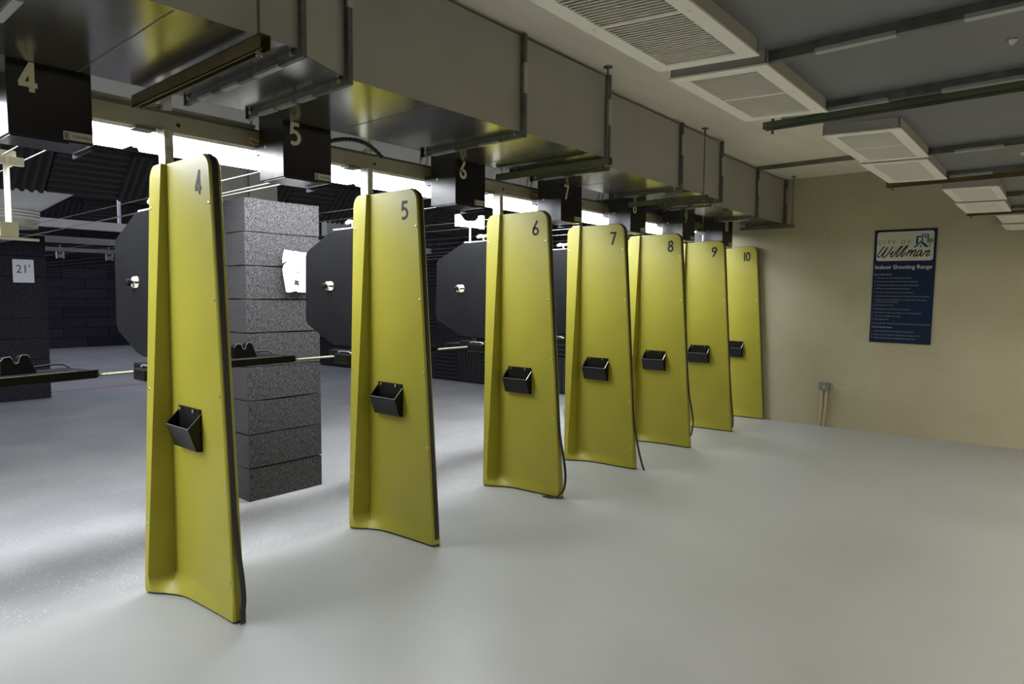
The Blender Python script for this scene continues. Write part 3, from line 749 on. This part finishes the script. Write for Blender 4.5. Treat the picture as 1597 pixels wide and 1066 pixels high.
for i, (x0, y0, y1) in enumerate(grilles):
    x1 = x0+0.295; z0 = 2.330
    t = thing('air_grille', ((x0+x1)/2, (y0+y1)/2, z0), 'cream louvred ceiling grille, %s' % GN[i], 'air grille', 'grilles along the supply duct')
    a, b_ = (x1-x0)/2, (y1-y0)/2
    def SK(mb):      # the boxes sit slightly askew on the duct
        mb.v = [(x, y+0.20*(x+a), z) for x, y, z in mb.v]; return mb
    m = MB()
    zt = SZB-z0+(0.0)
    m.box(-a, -a+0.006, -b_, b_, 0.005, zt).box(a-0.006, a, -b_, b_, 0.005, zt).box(-a, a, -b_, -b_+0.006, 0.005, zt).box(-a, a, b_-0.006, b_, 0.005, zt)
    SK(m).build('plenum_box', M['duct_face'], t)
    fr = 0.042
    m = MB()
    m.box(-a-0.004, -a+fr, -b_-0.004, b_+0.004, 0.0, 0.006).box(a-fr, a+0.004, -b_-0.004, b_+0.004, 0.0, 0.006)
    m.box(-a+fr, a-fr, -b_-0.004, -b_+fr, 0.0, 0.006).box(-a+fr, a-fr, b_-fr, b_+0.004, 0.0, 0.006)
    SK(m).build('frame', M['cream_paint'], t)
    m = MB(); y = -b_+fr+0.004
    while y < b_-fr-0.008:
        m.add([(-a+fr, y, 0.001), (a-fr, y, 0.001), (a-fr, y+0.011, 0.014), (-a+fr, y+0.011, 0.014),
               (-a+fr, y+0.0015, 0.0), (a-fr, y+0.0015, 0.0), (a-fr, y+0.0125, 0.013), (-a+fr, y+0.0125, 0.013)],
              [(0, 1, 2, 3), (7, 6, 5, 4), (0, 4, 5, 1), (2, 6, 7, 3), (1, 5, 6, 2), (3, 7, 4, 0)])
        y += 0.0165
    m.box(-a+fr, a-fr, -0.003, 0.003, 0.0, 0.012)
    SK(m).build('louvres', M['cream_paint'], t)
    for sx in (-1, 1):
        for sy in (-0.8, 0, 0.8):
            SK(MB().tube([(sx*(a-fr/2), sy*b_, 0.0005), (sx*(a-fr/2), sy*b_, -0.002)], 0.004, 8)).build('screw', M['cream_paint'], t)

# ---------------------------------------------------------------- ceiling lights
def troffer(x0, x1, y0, y1, z, lens, label, group, name='ceiling_light'):
    t = thing(name, ((x0+x1)/2, (y0+y1)/2, z), label, 'light', group)
    a, b_ = (x1-x0)/2, (y1-y0)/2
    m = MB(); f = 0.025
    m.box(-a, a, -b_, -b_+f, 0, 0.07).box(-a, a, b_-f, b_, 0, 0.07).box(-a, -a+f, -b_+f, b_-f, 0, 0.07).box(a-f, a, -b_+f, b_-f, 0, 0.07).box(-a, a, -b_, b_, 0.07, 0.075)
    m.build('frame', M['white_paint'], t)
    if lens is M['troffer']:     # deep wrap-around lens
        MB().prism([(-a+f, 0.03), (-a+f, -0.012), (-a+f+0.02, -0.028), (a-f-0.02, -0.028), (a-f, -0.012), (a-f, 0.03)], 'y', -b_+f, b_-f).build('lens', lens, t)
    else:
        MB().box(-a+f, a-f, -b_+f, b_-f, 0.004, 0.010).build('lens', lens, t)
    return t
FY = [(-4.9, -3.3), (-3.25, -1.65), (-1.60, 0.15), (0.20, 1.84), (1.88, 3.72), (3.76, 5.80), (5.84, 7.28)]
FD = ['behind the left edge of the view', 'left of the picture beyond lane 4', 'bright behind box 4 and divider 4', 'bright between dividers 4 and 5', 'bright over dividers 5 and 6', 'seen past box 7', 'last before the end wall']
for (y0, y1), d in zip(FY, FD):
    troffer(-1.61, -0.97, y0, y1, 2.545, M['troffer'], 'wide glowing white ceiling light over the firing line, %s' % d, 'bright lights over the firing line')
for x in (-6.8, -10.6, -14.4, -18.0):
    for y0, y1 in ((-3.6, -1.0), (0.3, 2.9), (4.2, 6.8)):
        troffer(x-0.5, x+0.5, y0, y1, 2.98, M['troffer_far'], 'range ceiling light hidden between the black baffles', 'lights between the baffles')
for y0, y1 in ((-0.6, 0.8), (1.2, 2.6), (3.0, 4.4), (4.8, 6.2)):
    troffer(3.9, 4.4, y0, y1, 2.24, M['room_lens'], 'warm light under the supply duct beyond the right edge of view', 'lights under the supply duct')
    for yy in (y0+0.2, y1-0.2):
        o = MB().box(4.14, 4.16, yy-0.01, yy+0.01, 2.315, SZB).build('light_bracket', M['grey_strut']); tag(o, 'short bracket holding a walkway light under the supply duct', 'bracket', 'brackets of the walkway lights')

# ---------------------------------------------------------------- baffles with foam tiles
TS = 0.586
def foam_mesh(name, vertical, size=TS, ribs=8, dep=0.045):
    """tile in local u (x) and v (z) plane, relief towards -y"""
    mb = MB(); p = size/ribs; prof = [(0, 0.0)]
    for k in range(ribs):
        prof += [(k*p+p*0.12, -0.012), (k*p+p*0.35, -dep), (k*p+p*0.65, -dep), (k*p+p*0.88, -0.012)]
    prof += [(size, 0.0), (size, 0.012), (0, 0.012)]
    # sweep
    n = len(prof)
    if vertical:   # ribs run up/down
        mb.prism(prof, 'z', 0, size)
    else:
        vs = [(0, q[1], q[0]) for q in prof]+[(size, q[1], q[0]) for q in prof]
        fs = [tuple(range(n)), tuple(range(n, 2*n))[::-1]]+[(i, (i+1) % n, n+(i+1) % n, n+i) for i in range(n)]
        mb.add(vs, fs)
    o = mb.build(name, M['foam']); me = o.data; D.objects.remove(o); return me
FV = foam_mesh('foam_tile_upright', True); FH = foam_mesh('foam_tile_level', False)
# first baffle: slopes down and away from the shooter
def baffle(xt, zt, xb, zb, y0, y1, label, first=False, tiles=True):
    o = MB().prism([(xt, zt), (xt-0.05, zt), (xb-0.05, zb), (xb, zb)], 'y', y0, y1).build('ceiling_baffle', M['baffle'])
    tag(o, label, 'baffle', 'black ceiling baffles')
    cr = MB().box(xt-0.05, xt+0.075, y0, y1-0.06, zt+0.002, min(zt+0.037, ZC-0.003)).build('cap_rail', M['baffle'])
    tag(cr, 'dark rail capping the top edge of the ' + ('sloping baffle just beyond the bright lights' if first else 'farther ceiling baffles'), 'rail', 'baffle cap rails')
    if not tiles: return
    L = math.hypot(xt-xb, zt-zb)
    ux = Vector((0, 1, 0)); uz = Vector((xt-xb, 0, zt-zb)).normalized(); uy = ux.cross(uz)   # local axes
    uy = uz.cross(ux)
    R = Matrix((ux, uy, uz)).transposed().to_4x4()
    k = 0; yy = y0+0.02
    base = Vector((xb, 0, zb))
    nv = Vector((zt-zb, 0, -(xt-xb))).normalized()
    if nv.x < 0: nv = -nv
    while yy+TS < y1+0.01:
        if not (first and INF0-0.1 < yy < INF1-0.5):
            me = FV if k % 2 == 1 else FH
            o = D.objects.new('foam_tile', me); COL.objects.link(o)
            mw = R.copy(); mw.translation = Vector((xb, yy, zb)) + nv*0.013
            o.matrix_world = mw
            tag(o, 'charcoal ribbed foam tile on the %s' % ('first sloping baffle beyond the bright lights' if first else 'baffle further downrange'), 'foam tile', 'foam tiles on the %s baffle' % ('first' if first else 'farther'))
        k += 1; yy += TS
    return
INF0, INF1 = 1.52, 2.50
BY0 = 0.42-TS*8-0.02
baffle(-3.86, 2.955, -4.30, 2.575, BY0, YW-0.02, 'dark sloping baffle across the range just beyond the bright lights', first=True)
for xt in (-7.6, -11.4, -15.2):
    baffle(xt, 3.09, xt-0.62, 2.60, 0.42-TS*8-0.02+0.2, YW-0.02, 'dark ceiling baffle farther down the range', tiles=(xt > -12))
# pale corrugated infill above the pillar
t = thing('corrugated_panel', (-3.765, INF0, 2.56), 'pale vertically banded panel above the rubber block pillar', 'panel')
for k, (a, b_, c) in enumerate([(0, 0.20, 0.0), (0.20, 0.40, 0.03), (0.40, 0.60, 0.0), (0.60, 0.80, 0.03), (0.80, 0.94, 0.0)]):
    MB().box(c, c+0.02, a, b_, 0.0, 0.40).build('board', M['pale_infill'], t)

# foam tiles on the range side wall
for i in range(17):
    for j in range(5):
        x = -2.22-TS*(i+1); z = 0.03+j*0.592
        me = FV if (i+j) % 2 else FH
        o = D.objects.new('foam_tile', me); COL.objects.link(o)
        o.location = (x, YW-0.013, z)
        tag(o, 'charcoal ribbed foam tile on the side wall of the range', 'foam tile', 'foam tiles on the side wall')

# ---------------------------------------------------------------- rubber block pillars
def block_mesh(name, sx, sy, sz, seed, jag):
    rnd = random.Random(seed); mb = MB()
    nx, ny = 6, 12
    # box with a slightly ragged top and bottom edge
    def ring(z, amp):
        pts = []
        for i in range(nx): pts.append((i/nx*sx, 0))
        for i in range(ny): pts.append((sx, i/ny*sy))
        for i in range(nx): pts.append((sx-i/nx*sx, sy))
        for i in range(ny): pts.append((0, sy-i/ny*sy))
        return [(x, y, z+rnd.uniform(-amp, amp)) for x, y in pts]
    mb.loft([ring(0.003, jag*0.5), [(x, y, 0.02) for x, y, z in ring(0, 0)], [(x, y, sz-0.02) for x, y, z in ring(0, 0)], ring(sz-0.005, jag)])
    return mb
zs = [0.0, 0.262, 0.525, 0.788, 1.052, 1.315, 1.575, 1.832, 2.088, 2.345]
PN = ['bottom', 'second from bottom', 'third from bottom', 'fourth from bottom', 'fifth from bottom', 'fourth from top', 'third from top', 'second from top', 'topmost']
for k in range(9):
    dx = random.uniform(-0.004, 0.004); dy = random.uniform(-0.003, 0.003)
    o = block_mesh('rubber_block', 0.33, 0.645, zs[k+1]-zs[k], k+3, 0.0035).build('rubber_block', M['block'], loc=(-2.085+dx, 1.018+dy, zs[k]))
    tag(o, 'grey speckled rubber block, %s of the pillar by divider 4' % PN[k], 'rubber block', 'blocks of the near pillar')
zs2 = [0, 0.31, 0.62, 0.93, 1.24, 1.56, 1.87, 2.18, 2.50]
PN2 = ['bottom', 'second from bottom', 'third from bottom', 'fourth from bottom', 'fourth from top', 'third from top', 'second from top, with the paper sign', 'topmost']
for k in range(8):
    o = block_mesh('rubber_block', 0.45, 0.95, zs2[k+1]-zs2[k], k+30, 0.003).build('rubber_block', M['block_dark'], loc=(-9.45, 0.68, zs2[k]))
    tag(o, 'black rubber block, %s of the distant left stack' % PN2[k], 'rubber block', 'blocks of the far left stack')

# paper notices
t = thing('paper_sign', (-8.985, 1.205, 1.778), 'white paper sheet reading 21 feet pinned on the distant black block stack', 'sign')
MB().box(0, 0.004, 0, 0.265, 0, 0.345).build('sheet', M['paper'], t)
tm = MB(); text_mesh(tm, "21'", 0.045, 0.215, 0.145, 0.125, lambda u, v, l: (0.0045+l, u, v)); tm.build('lettering', M['ink'], t)
for y, z in ((0.01, 0.335), (0.255, 0.335), (0.01, 0.01), (0.255, 0.01)):
    MB().box(0.004, 0.006, y-0.004, y+0.004, z-0.004, z+0.004).build('pin', M['ink'], t)
t = thing('torn_notice', (-1.725, 1.318, 1.630), 'torn white paper notice with printed lines pinned high on the rubber block pillar', 'notice')
S = 0.33/0.33
out = [(0.020, 0.0), (0.055, -0.002), (0.085, 0.005), (0.088, 0.012), (0.093, 0.006), (0.115, 0.012), (0.118, 0.0), (0.19, 0.0), (0.235, 0.012), (0.232, 0.32), (0.15, 0.322), (0.095, 0.330),
       (0.085, 0.316), (0.080, 0.328), (0.010, 0.334), (-0.004, 0.285), (-0.008, 0.228), (0.022, 0.240), (0.080, 0.256), (0.040, 0.243), (0.004, 0.215), (-0.008, 0.185), (-0.006, 0.15), (0.008, 0.075)]
MB().prism(out, 'x', 0.0, 0.002).build('sheet', M['paper'], t)
tm = MB(); fr = lambda u, v, l: (0.0025, u, v)
for s, a, b_, v, bo in (('No one is', 0.050, 0.135, 0.273, 0), ('allowed past', 0.040, 0.180, 0.238, .01), ('the shooting', 0.034, 0.190, 0.203, 0), ('line no', 0.062, 0.150, 0.167, 0), ('exceptions', 0.042, 0.170, 0.131, 0)):
    text_mesh(tm, s, a, b_, v, 0.016, fr, bold=bo)
tm.build('lettering', M['ink_faded'], t)
m = MB(); m.prism([(0.093, 0.060), (0.098, 0.096), (0.134, 0.092), (0.132, 0.040), (0.122, 0.058)], 'x', 0.0021, 0.003)
m.prism([(0.118, 0.160), (0.132, 0.148), (0.132, 0.172)], 'x', 0.0021, 0.003)
m.build('tear_hole', M['block'], t)
for y, z in ((0.018, 0.312), (0.014, 0.196), (0.028, 0.055), (0.082, 0.312)):
    MB().box(0.002, 0.004, y-0.005, y+0.005, z-0.003, z+0.003).build('staple', M['ink'], t)

# ---------------------------------------------------------------- downrange steelwork
def far_beam(x, z, h, label, bright=False):
    t = thing('range_beam', (x, 0, z), label, 'beam', 'pale beams across the range')
    MB().box(-0.06, 0.06, YB+0.1, YW-0.06, 0, h).build('beam_body', M['white_paint'] if bright else M['lilac_white'], t)
    return t
far_beam(-6.5, 2.425, 0.10, 'nearest pale steel beam across the range at the far left')
far_beam(-9.9, 2.47, 0.10, 'middle pale steel beam across the range behind the nearest one')
far_beam(-13.0, 2.505, 0.07, 'brightest thin white rail across the range, farthest back', True)
for x, z, y, l in ((-6.5, 2.52, 0.86, 'thin white hanger rod left of the black block stack top'), (-6.5, 2.52, 1.81, 'thin white hanger rod left of the shield at divider 4')):
    o = MB().box(x-0.016, x+0.016, y-0.016, y+0.016, z-0.0, ZC-0.0).build('hanger_rod', M['lilac_white']); tag(o, l, 'rod')
for y, l in ((3.18, 'small white carrier bracket hanging at the far rail beside the black block stack'), (4.15, 'small white carrier bracket at the far rail beside the shield of divider 4')):
    t = thing('rail_bracket', (-13.9, y, 2.39), l, 'bracket', 'brackets under the far rail')
    MB().box(-0.03, 0.03, -0.075, -0.05, 0, 0.15).build('side_plate', M['white_paint'], t)
    MB().box(-0.03, 0.03, 0.05, 0.075, 0, 0.15).build('side_plate', M['white_paint'], t)
    MB().box(-0.03, 0.03, -0.05, 0.05, 0.02, 0.09).build('web', M['white_paint'], t)
    MB().tube([(0, 0, 0.12), (0, 0, ZC-2.39)], 0.01).build('drop_rod', M['white_paint'], t)
# air funnel
t = thing('air_funnel', (-5.5, 0.33, 0), 'pale square-to-round air funnel hanging behind the first baffle at the far left', 'air duct')
rings = []
for k in range(9):
    q = k/8; z = 2.80-0.33*q; ring = []
    for i in range(32):
        a = i*2*PI/32+PI/4; ca, sa = math.cos(a), math.sin(a); sq = 1/max(abs(ca), abs(sa))
        rr = (0.33*(q)+0.78*sq*(1-q)); ring.append((rr*ca, rr*sa, z))
    rings.append(ring)
MB().loft(rings).build('cone', M['lilac_white'], t, smooth=30)
for z in (2.462, 2.43, 2.398):
    MB().tube([(0, 0, z), (0, 0, z-0.018)], 0.345, 32).build('ring_band', M['white_paint'], t)
MB().tube([(0, 0, 2.47), (0, 0, 2.30)], 0.325, 32).build('collar', M['beam'], t, smooth=40)
MB().box(-0.78, 0.78, -0.78, 0.78, 2.80, 3.11).build('plenum', M['lilac_white'], t)
# grey panel between pillar and divider 5
o = MB().box(-6.15, -6.0, 4.63, 6.0, 2.56, 2.80).box(-6.1, -6.05, 5.2, 5.3, 2.8, ZC).build('duct_box', M['lilac_white']); tag(o, 'pale grey duct box seen far behind, between the pillar and divider 5', 'duct')
o = MB().box(-9.72, -9.66, YB+0.2, YW-0.05, 0.0, 0.003).build('floor_line', M['red_paint']); tag(o, 'thin red line painted across the range floor', 'floor line')

# ---------------------------------------------------------------- chains, flexible conduit, wires
def chain(p0, p1, label):
    p0, p1 = Vector(p0), Vector(p1); mb = MB(); d = (p1-p0); L = d.length; d.normalize()
    nlk = int(L/0.028)
    a = d.cross(Vector((0, 1, 0))).normalized(); b_ = d.cross(a)
    for k in range(nlk):
        c = p0+d*(k+0.5)*L/nlk; s = a if k % 2 else b_
        ring = [c+d*0.018*math.cos(i*2*PI/8)+s*0.009*math.sin(i*2*PI/8) for i in range(9)]
        mb.tube(ring, 0.0028, 4)
    o = mb.build('hanging_chain', M['galv_flange']); return tag(o, label, 'chain', 'chains holding the housings')
for n in (5, 6, 7, 8):
    c = CEN[n]
    chain((-0.52, c-0.24, ZC), (-0.74, c-0.12, 2.60), 'left thin chain hanging from the ceiling by the black box marked %d' % n)
    chain((-0.46, c-0.20, ZC), (-0.74, c-0.06, 2.60), 'right thin chain hanging from the ceiling by the black box marked %d' % n)
mb = MB(); pts = []
for i in range(37):
    q = i/36; y = 0.80+0.50*q
    pts.append((-0.47, y, 2.50+0.085*math.sin(min(q*1.35, 1)*PI*0.62) - (0.0 if q < .72 else 0.45*(q-.72)**1.5)))
mb.tube(pts, [0.011 if i % 2 else 0.0145 for i in range(37)], 10)
o = mb.build('flexible_conduit', M['rubber']); tag(o, 'ribbed black flexible conduit arching right from the black box marked 5', 'conduit')
for n in (5, 7, 8, 9):
    c = CEN[n]
    o = MB().tube([(-0.585, c-0.155, 2.49), (-0.60, c-0.20, 2.505), (-0.62, c-0.20, 2.48), (-0.60, c-0.17, 2.465), (-0.59, c-0.155, 2.475)], 0.004, 6).build('wire_loop', M['copper'])
    tag(o, 'small orange wire loop at the left side of the black box marked %d' % n, 'wire', 'wire loops at the housings')

# ---------------------------------------------------------------- wall sign
sg = thing('wall_sign', (1.206, YW-0.006, 1.088), 'navy blue range rules sign with a white logo panel on the tan end wall', 'sign')
SW, SH = 0.63, 1.325
sg.rotation_euler = (0, math.radians(0.7), 0)
MB().box(0, SW, -0.004, 0.005, 0, SH).build('board', M['navy'], sg)
FRM = lambda u, v, l: (u, -0.0045-l, v)
def sx_(px, row): return (px-(120-52*(row-88)/880))/488.0*SW
def sz_(row): return SH*(1-(row-84)/(984-84-10*0))
# white logo panel with round corners
x0, x1, z0, z1, r = 0.028, 0.604, sz_(330), sz_(101), 0.028
pts = arc(x1-r, z1-r, r, r, 0, 90, 6)+arc(x0+r, z1-r, r, r, 90, 180, 6)+arc(x0+r, z0+r, r, r, 180, 270, 6)+arc(x1-r, z0+r, r, r, 270, 360, 6)
MB().prism(pts, 'y', -0.0048, -0.004).build('logo_panel', M['sign_white'], sg)
tm = MB()
ST = {'C': [arc(0.5, 0.5, 0.46, 0.46, 45, 315)], 'I': [[(0.5, 0), (0.5, 1)]], 'T': [[(0.5, 0), (0.5, 0.95)], [(0.0, 0.93), (1.0, 0.93)]],
      'Y': [[(0.5, 0), (0.5, 0.45), (0.04, 1.0)], [(0.5, 0.43), (0.96, 1.0)]], 'O': [arc(0.5, 0.5, 0.46, 0.46, 0, 360, 24)],
      'F': [[(0.1, 0), (0.1, 1)], [(0.05, 0.93), (0.95, 0.93)], [(0.05, 0.5), (0.85, 0.5)]]}
for s, a, b_ in (('C', 150, 176), ('I', 194, 200), ('T', 222, 246), ('Y', 256, 286), ('O', 332, 362), ('F', 386, 405)):
    xa, xb, zz = sx_(a, 180), sx_(b_, 180), sz_(198)
    for pl in ST[s]: ribbon(tm, [(xa+(xb-xa)*p[0], zz+0.046*p[1]) for p in pl], 0.0088, FRM, 0.0008)
tm.build('green_lettering', M['sign_green'], sg)
# script word, drawn as strokes (pixel coordinates of the sign crop)
def SP(pts): return [(sx_(x, 265), sz_(y)) for x, y in pts]
def smooth2(P, k=6):
    Q = []; P = [Vector(p) for p in P]
    for i in range(len(P)-1):
        p0, p1, p2, p3 = P[max(i-1, 0)], P[i], P[i+1], P[min(i+2, len(P)-1)]
        for j in range(k):
            q = j/k; Q.append(0.5*((2*p1)+(-p0+p2)*q+(2*p0-5*p1+4*p2-p3)*q*q+(-p0+3*p1-3*p2+p3)*q**3))
    Q.append(P[-1]); return [tuple(p) for p in Q]
tm = MB()
zc = lambda x, y: (140+(x-230)/(1597/120)*(711/140)/1.0, 0)
def Z(x, y):   # from the 13.31x crop to the 5.08x crop
    return ((x/13.31+1350-1340)*5.079, (y/13.31+350-340)*5.079)
strokes = [
    [(385, 432), (355, 445), (300, 515), (250, 590), (235, 630), (250, 652), (285, 640), (340, 585), (400, 505), (445, 445)],
    [(445, 445), (400, 520), (360, 590), (345, 635), (362, 656), (400, 640), (460, 575), (515, 500), (550, 435)],
    [(490, 600), (540, 560), (572, 530), (545, 570), (518, 615), (518, 645), (545, 645), (590, 600), (625, 555)],
    [(610, 560), (690, 470), (740, 430), (745, 440), (700, 500), (640, 590), (630, 640), (660, 640), (720, 570)],
    [(720, 570), (790, 480), (845, 425), (852, 440), (800, 510), (740, 600), (735, 640), (760, 640), (830, 560)],
    [(830, 640), (900, 520), (870, 580), (930, 530), (950, 520), (950, 545), (905, 645)],
    [(905, 640), (970, 550), (1010, 520), (1030, 530), (1000, 590), (985, 635), (1005, 645), (1050, 600)],
    [(1150, 540), (1120, 525), (1070, 560), (1045, 610), (1055, 640), (1090, 625), (1150, 545), (1130, 600), (1125, 640), (1150, 640), (1215, 570)],
    [(1215, 570), (1240, 540), (1245, 560), (1300, 530), (1290, 570), (1240, 620), (1250, 645), (1290, 630), (1320, 600)],
    [(600, 468), (618, 462)],
]
for s in strokes:
    q = [Z(*p) for p in s]
    ribbon(tm, smooth2(SP(q)), 0.0125, FRM, 0.0008)
tm.build('script_lettering', M['sign_black'], sg)
def ZP(pts): return [(sx_(a, 180), sz_(b_)) for a, b_ in (Z(*p) for p in pts)]
lg = MB()
def flat(mb, pts, y=-0.0052): mb.prism(ZP(pts), 'y', y-0.0006, y)
flat(lg, [(1040, 235), (1140, 235), (1140, 262), (1075, 262), (1075, 375), (1030, 400)])
flat(lg, [(1165, 345), (1300, 462), (1235, 465), (1140, 385)])
flat(lg, [(1120, 420), (1142, 420), (1142, 465), (1120, 465)])
lg.build('dark_house_mark', M['sign_black'], sg)
lg = MB()
flat(lg, [(1140, 200), (1290, 200), (1290, 225), (1140, 225)], -0.0056)
flat(lg, [(1140, 225), (1172, 225), (1172, 350), (1035, 465), (975, 465), (1140, 320)], -0.0056)
flat(lg, [(1252, 225), (1290, 225), (1290, 365), (1252, 385)], -0.0056)
lg.build('blue_house_mark', M['sign_blue'], sg)
lg = MB(); c = ZP([(1335, 330)])[0]
lg.prism([(c[0]+0.026*math.cos(i*PI/10), c[1]+0.026*math.sin(i*PI/10)) for i in range(20)], 'y', -0.0062, -0.0054)
lg.build('green_tree_mark', M['sign_green'], sg)
lg = MB(); flat(lg, [(1303, 370), (1318, 370), (1315, 460), (1303, 460)]); flat(lg, [(1193, 240), (1238, 240), (1238, 280), (1193, 280)])
lg.build('brown_mark', M['bronze'], sg)
tm = MB(); text_mesh(tm, 'Indoor Shooting Range', sx_(121, 378), sx_(568, 378), sz_(393), 0.046, FRM, bold=0.012)
tm.build('title_lettering', M['sign_white'], sg)
rules = [('Range Safety Rules:', 115, 253, 437, 1), ('1.  Obey all orders of the Range Safety Officer/s.', 118, 420, 465, 0), ('2.  Eye and ear protection must be worn in range area.', 112, 462, 493, 0),
         ('3.  All firearms in holsters or cases until at the firing line.', 112, 467, 522, 0), ('4.  All firearms pointed downrange at all times.', 108, 402, 549, 0),
         ('5.  One active shooter at a time per shooting lane.', 106, 425, 579, 0), ('6.  Aimed fire only, no fast draw, hip shooting or fanning of revolvers.', 106, 548, 609, 0),
         ('7.  Police your own brass and place in brass bucket or take brass', 104, 528, 637, 0), ('with you under your loading.', 118, 303, 655, 0), ('8.  No black powder loads.', 100, 264, 682, 0),
         ('9.  No reloaded, tracer or armor piercing ammo.', 98, 402, 713, 0), ('10.  No alcohol or other drug use prior to or during shooting.', 92, 485, 742, 0), ('11.  No food or beverage in the range.', 92, 325, 769, 0),
         ('12.  Paper targets only.', 88, 227, 795, 0), ('13.  Use wash and wash with soap and cold water when done shooting.', 88, 550, 828, 0), ('Firearm Handling Rules:', 90, 255, 859, 1),
         ('1.  Always keep the firearm pointed in a safe direction.', 90, 433, 890, 0), ('2.  Always keep your finger off the trigger until ready to shoot.', 86, 480, 919, 0), ('3.  Always keep the firearm unloaded until ready to use.', 84, 438, 945, 0)]
tm = MB()
for s, a, b_, row, bo in rules:
    text_mesh(tm, s, sx_(a, row), sx_(b_, row), sz_(row+5), 0.0135, FRM, bold=0.03 if bo else 0.0)
tm.build('rules_lettering', M['sign_grey'], sg)

# outlet box and conduits
t = thing('outlet_box', (0.73, YW, 0), 'small grey electrical box on two short conduits low on the tan end wall', 'outlet')
MB().box(-0.062, 0.062, -0.055, -0.001, 0.455, 0.555).build('box_body', M['box_grey'], t, bevel=0.003)
MB().box(-0.050, 0.050, -0.058, -0.055, 0.462, 0.548).build('cover_plate', M['box_grey'], t)
MB().box(-0.008, 0.008, -0.060, -0.058, 0.490, 0.520).build('switch', M['plate_cream'], t)
for a, b_ in ((-0.032, -0.045), (0.022, -0.004)):
    MB().tube([(a, -0.028, 0.455), (a-0.004, -0.026, 0.25), (b_, -0.024, 0.03), (b_-0.004, -0.022, 0.0)], 0.014, 10).build('conduit', M['wall_cream'], t, smooth=50)
